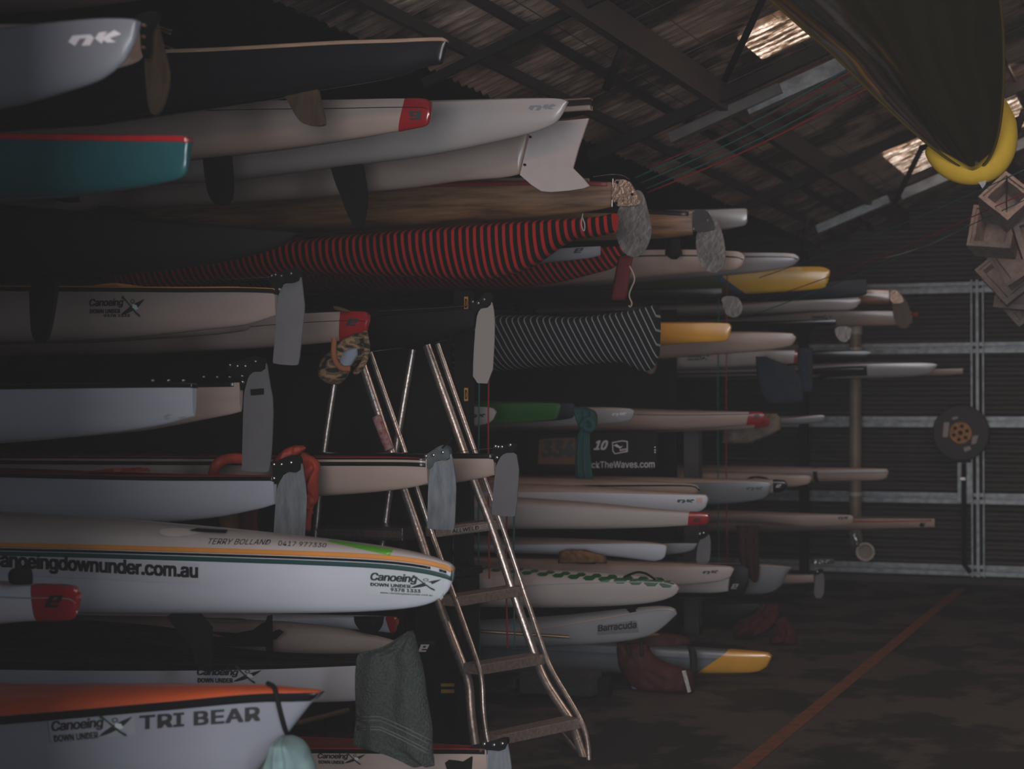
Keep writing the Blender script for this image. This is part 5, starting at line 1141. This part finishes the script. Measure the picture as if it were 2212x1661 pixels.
# ================================================================ racks
rack_g = 'steel storage racks'
posts = [(3.25,'nearest bay, outside the left edge'), (8.12,'with yellow letter plate, left of the ladder top'), (12.45,'dark steel rack frame before the far bay'), (16.4,'dark steel rack frame against the far wall')]
for i, (Y, lb) in enumerate(posts):
    lab = ['dark steel rack frame just beyond the left edge', 'dark steel rack frame with yellow letter plate behind the ladder', 'dark steel rack frame between middle and far bays', 'dark steel rack frame standing by the far wall'][i]
    rk = root('kayak_rack', (-5.4, Y, 0), lab, 'rack', rack_g); zt_ = 3.15 
    hf = {0: 3.1, 1: 2.2, 2: 1.62, 3: 3.1}[i]
    for x, h_ in ((-3.36, hf), (-6.4, zt_), (-8.3, zt_)):
        w_ = .08 if i != 2 else .11
        v, f = boxg((x, Y, h_/2), (w_, w_, h_)); mk('post', v, f, BLKM if i != 2 else M('grey_post', (.06,.06,.063), .6, dirt=.3), rk, False, .004)
    v, f = boxg((-7.35, Y, 3.12), (1.9, .06, .06)); mk('top_beam', v, f, DKSTEEL, rk, False)
    v, f = boxg((-5.8, Y, .03), (5.0, .07, .06)); mk('foot_beam', v, f, DKSTEEL, rk, False)
    if i == 1:
        for yy in (852, 655):
            dpl = plate('letter_plate', [(1003,yy-14),(1011,yy-14),(1011,yy+14),(1003,yy+14)], 8.04, M('amber_plate', (.55,.26,.04), .5), rk, .004, 0)
            vs_, fs_ = text('D', .02); mk('lettering', [at(1004.5+u*5, yy+10-w2*20, 8.03) for u, w2 in vs_], fs_, DEC, dpl, False)
    # padded arms carrying each boat of this bay
    for b_ in ALLBOATS:
        if (i < 3 and Y < b_.Y <= posts[i+1][0]) or (i == 3 and b_.Y > Y) :
            for x in (-5.2, -7.45):
                if b_.xt-x > b_.L-.15 or x < b_.xmin+.1: continue
                z = b_.zb(x); v, f = boxg((x, b_.Y, z-.022), (.07, min(.34, b_.B*.8), .04)); mk('arm', v, f, BLKM, rk, False)

# ================================================================ light
def area(name, loc, rot, sx, sy, e, col):
    l = bpy.data.lights.new(name, 'AREA'); l.shape = 'RECTANGLE'; l.size = sx; l.size_y = sy; l.energy = e; l.color = col
    o = bpy.data.objects.new(name, l); COL.objects.link(o); o.location = loc
    o.rotation_euler = Vector(rot).normalized().to_track_quat('-Z', 'Y').to_euler(); return o
area('doorway_daylight', (-.15, -2.5, 1.45), (-.14, 1, .02), 2.3, 2.3, 268, (.86, .91, 1.0))
area('side_fill', (1.9, 1.3, 2.2), (-1, .55, 0), .9, 1.8, 75, (.80, .88, 1.0))  # cool fill lamp added to lift the near left hulls, no door here
area('warm_fill', (-.15, -2.5, 3.1), (-.2, 1, -.03), 2.1, .5, 110, (1.0, .66, .48))  # warm fill lamp added high over the doorway, no window behind it
area('skylight_daylight', (-.7, 9.0, 3.9), (-.5, .35, -.8), .9, 1.6, 22, (1.0, .70, .56))
area('skylight_daylight', (-.8, 12.6, 3.85), (-.4, .3, -1), .9, 1.6, 14, (1.0, .70, .56))
HZ = bpy.data.materials.new('black_lift_haze'); HZ.use_nodes = True; nt = HZ.node_tree; nt.nodes.remove(nt.nodes['Principled BSDF'])  # scatter volume added to raise the black level, not real dust
vsn = nt.nodes.new('ShaderNodeVolumeScatter'); vsn.inputs['Density'].default_value = .0048; vsn.inputs['Color'].default_value = (.9, .9, .9, 1); vsn.inputs['Anisotropy'].default_value = .0
nt.links.new(vsn.outputs[0], nt.nodes['Material Output'].inputs['Volume'])
v, f = boxg((-3.9, 7.35, 2.8), (12.3, 20.3, 6.1)); hz2 = mk('haze', v, f, HZ); hz2['kind'] = 'stuff'; hz2['label'] = 'thin haze added to lift the blacks across the dim boat shed'; hz2['category'] = 'haze'

SC.cycles.max_bounces = 4; SC.cycles.diffuse_bounces = 2; SC.cycles.glossy_bounces = 2; SC.cycles.transmission_bounces = 2; SC.cycles.volume_bounces = 0
SC.cycles.use_adaptive_sampling = True; SC.cycles.adaptive_threshold = .06; SC.cycles.adaptive_min_samples = 16; SC.cycles.sample_clamp_indirect = 4
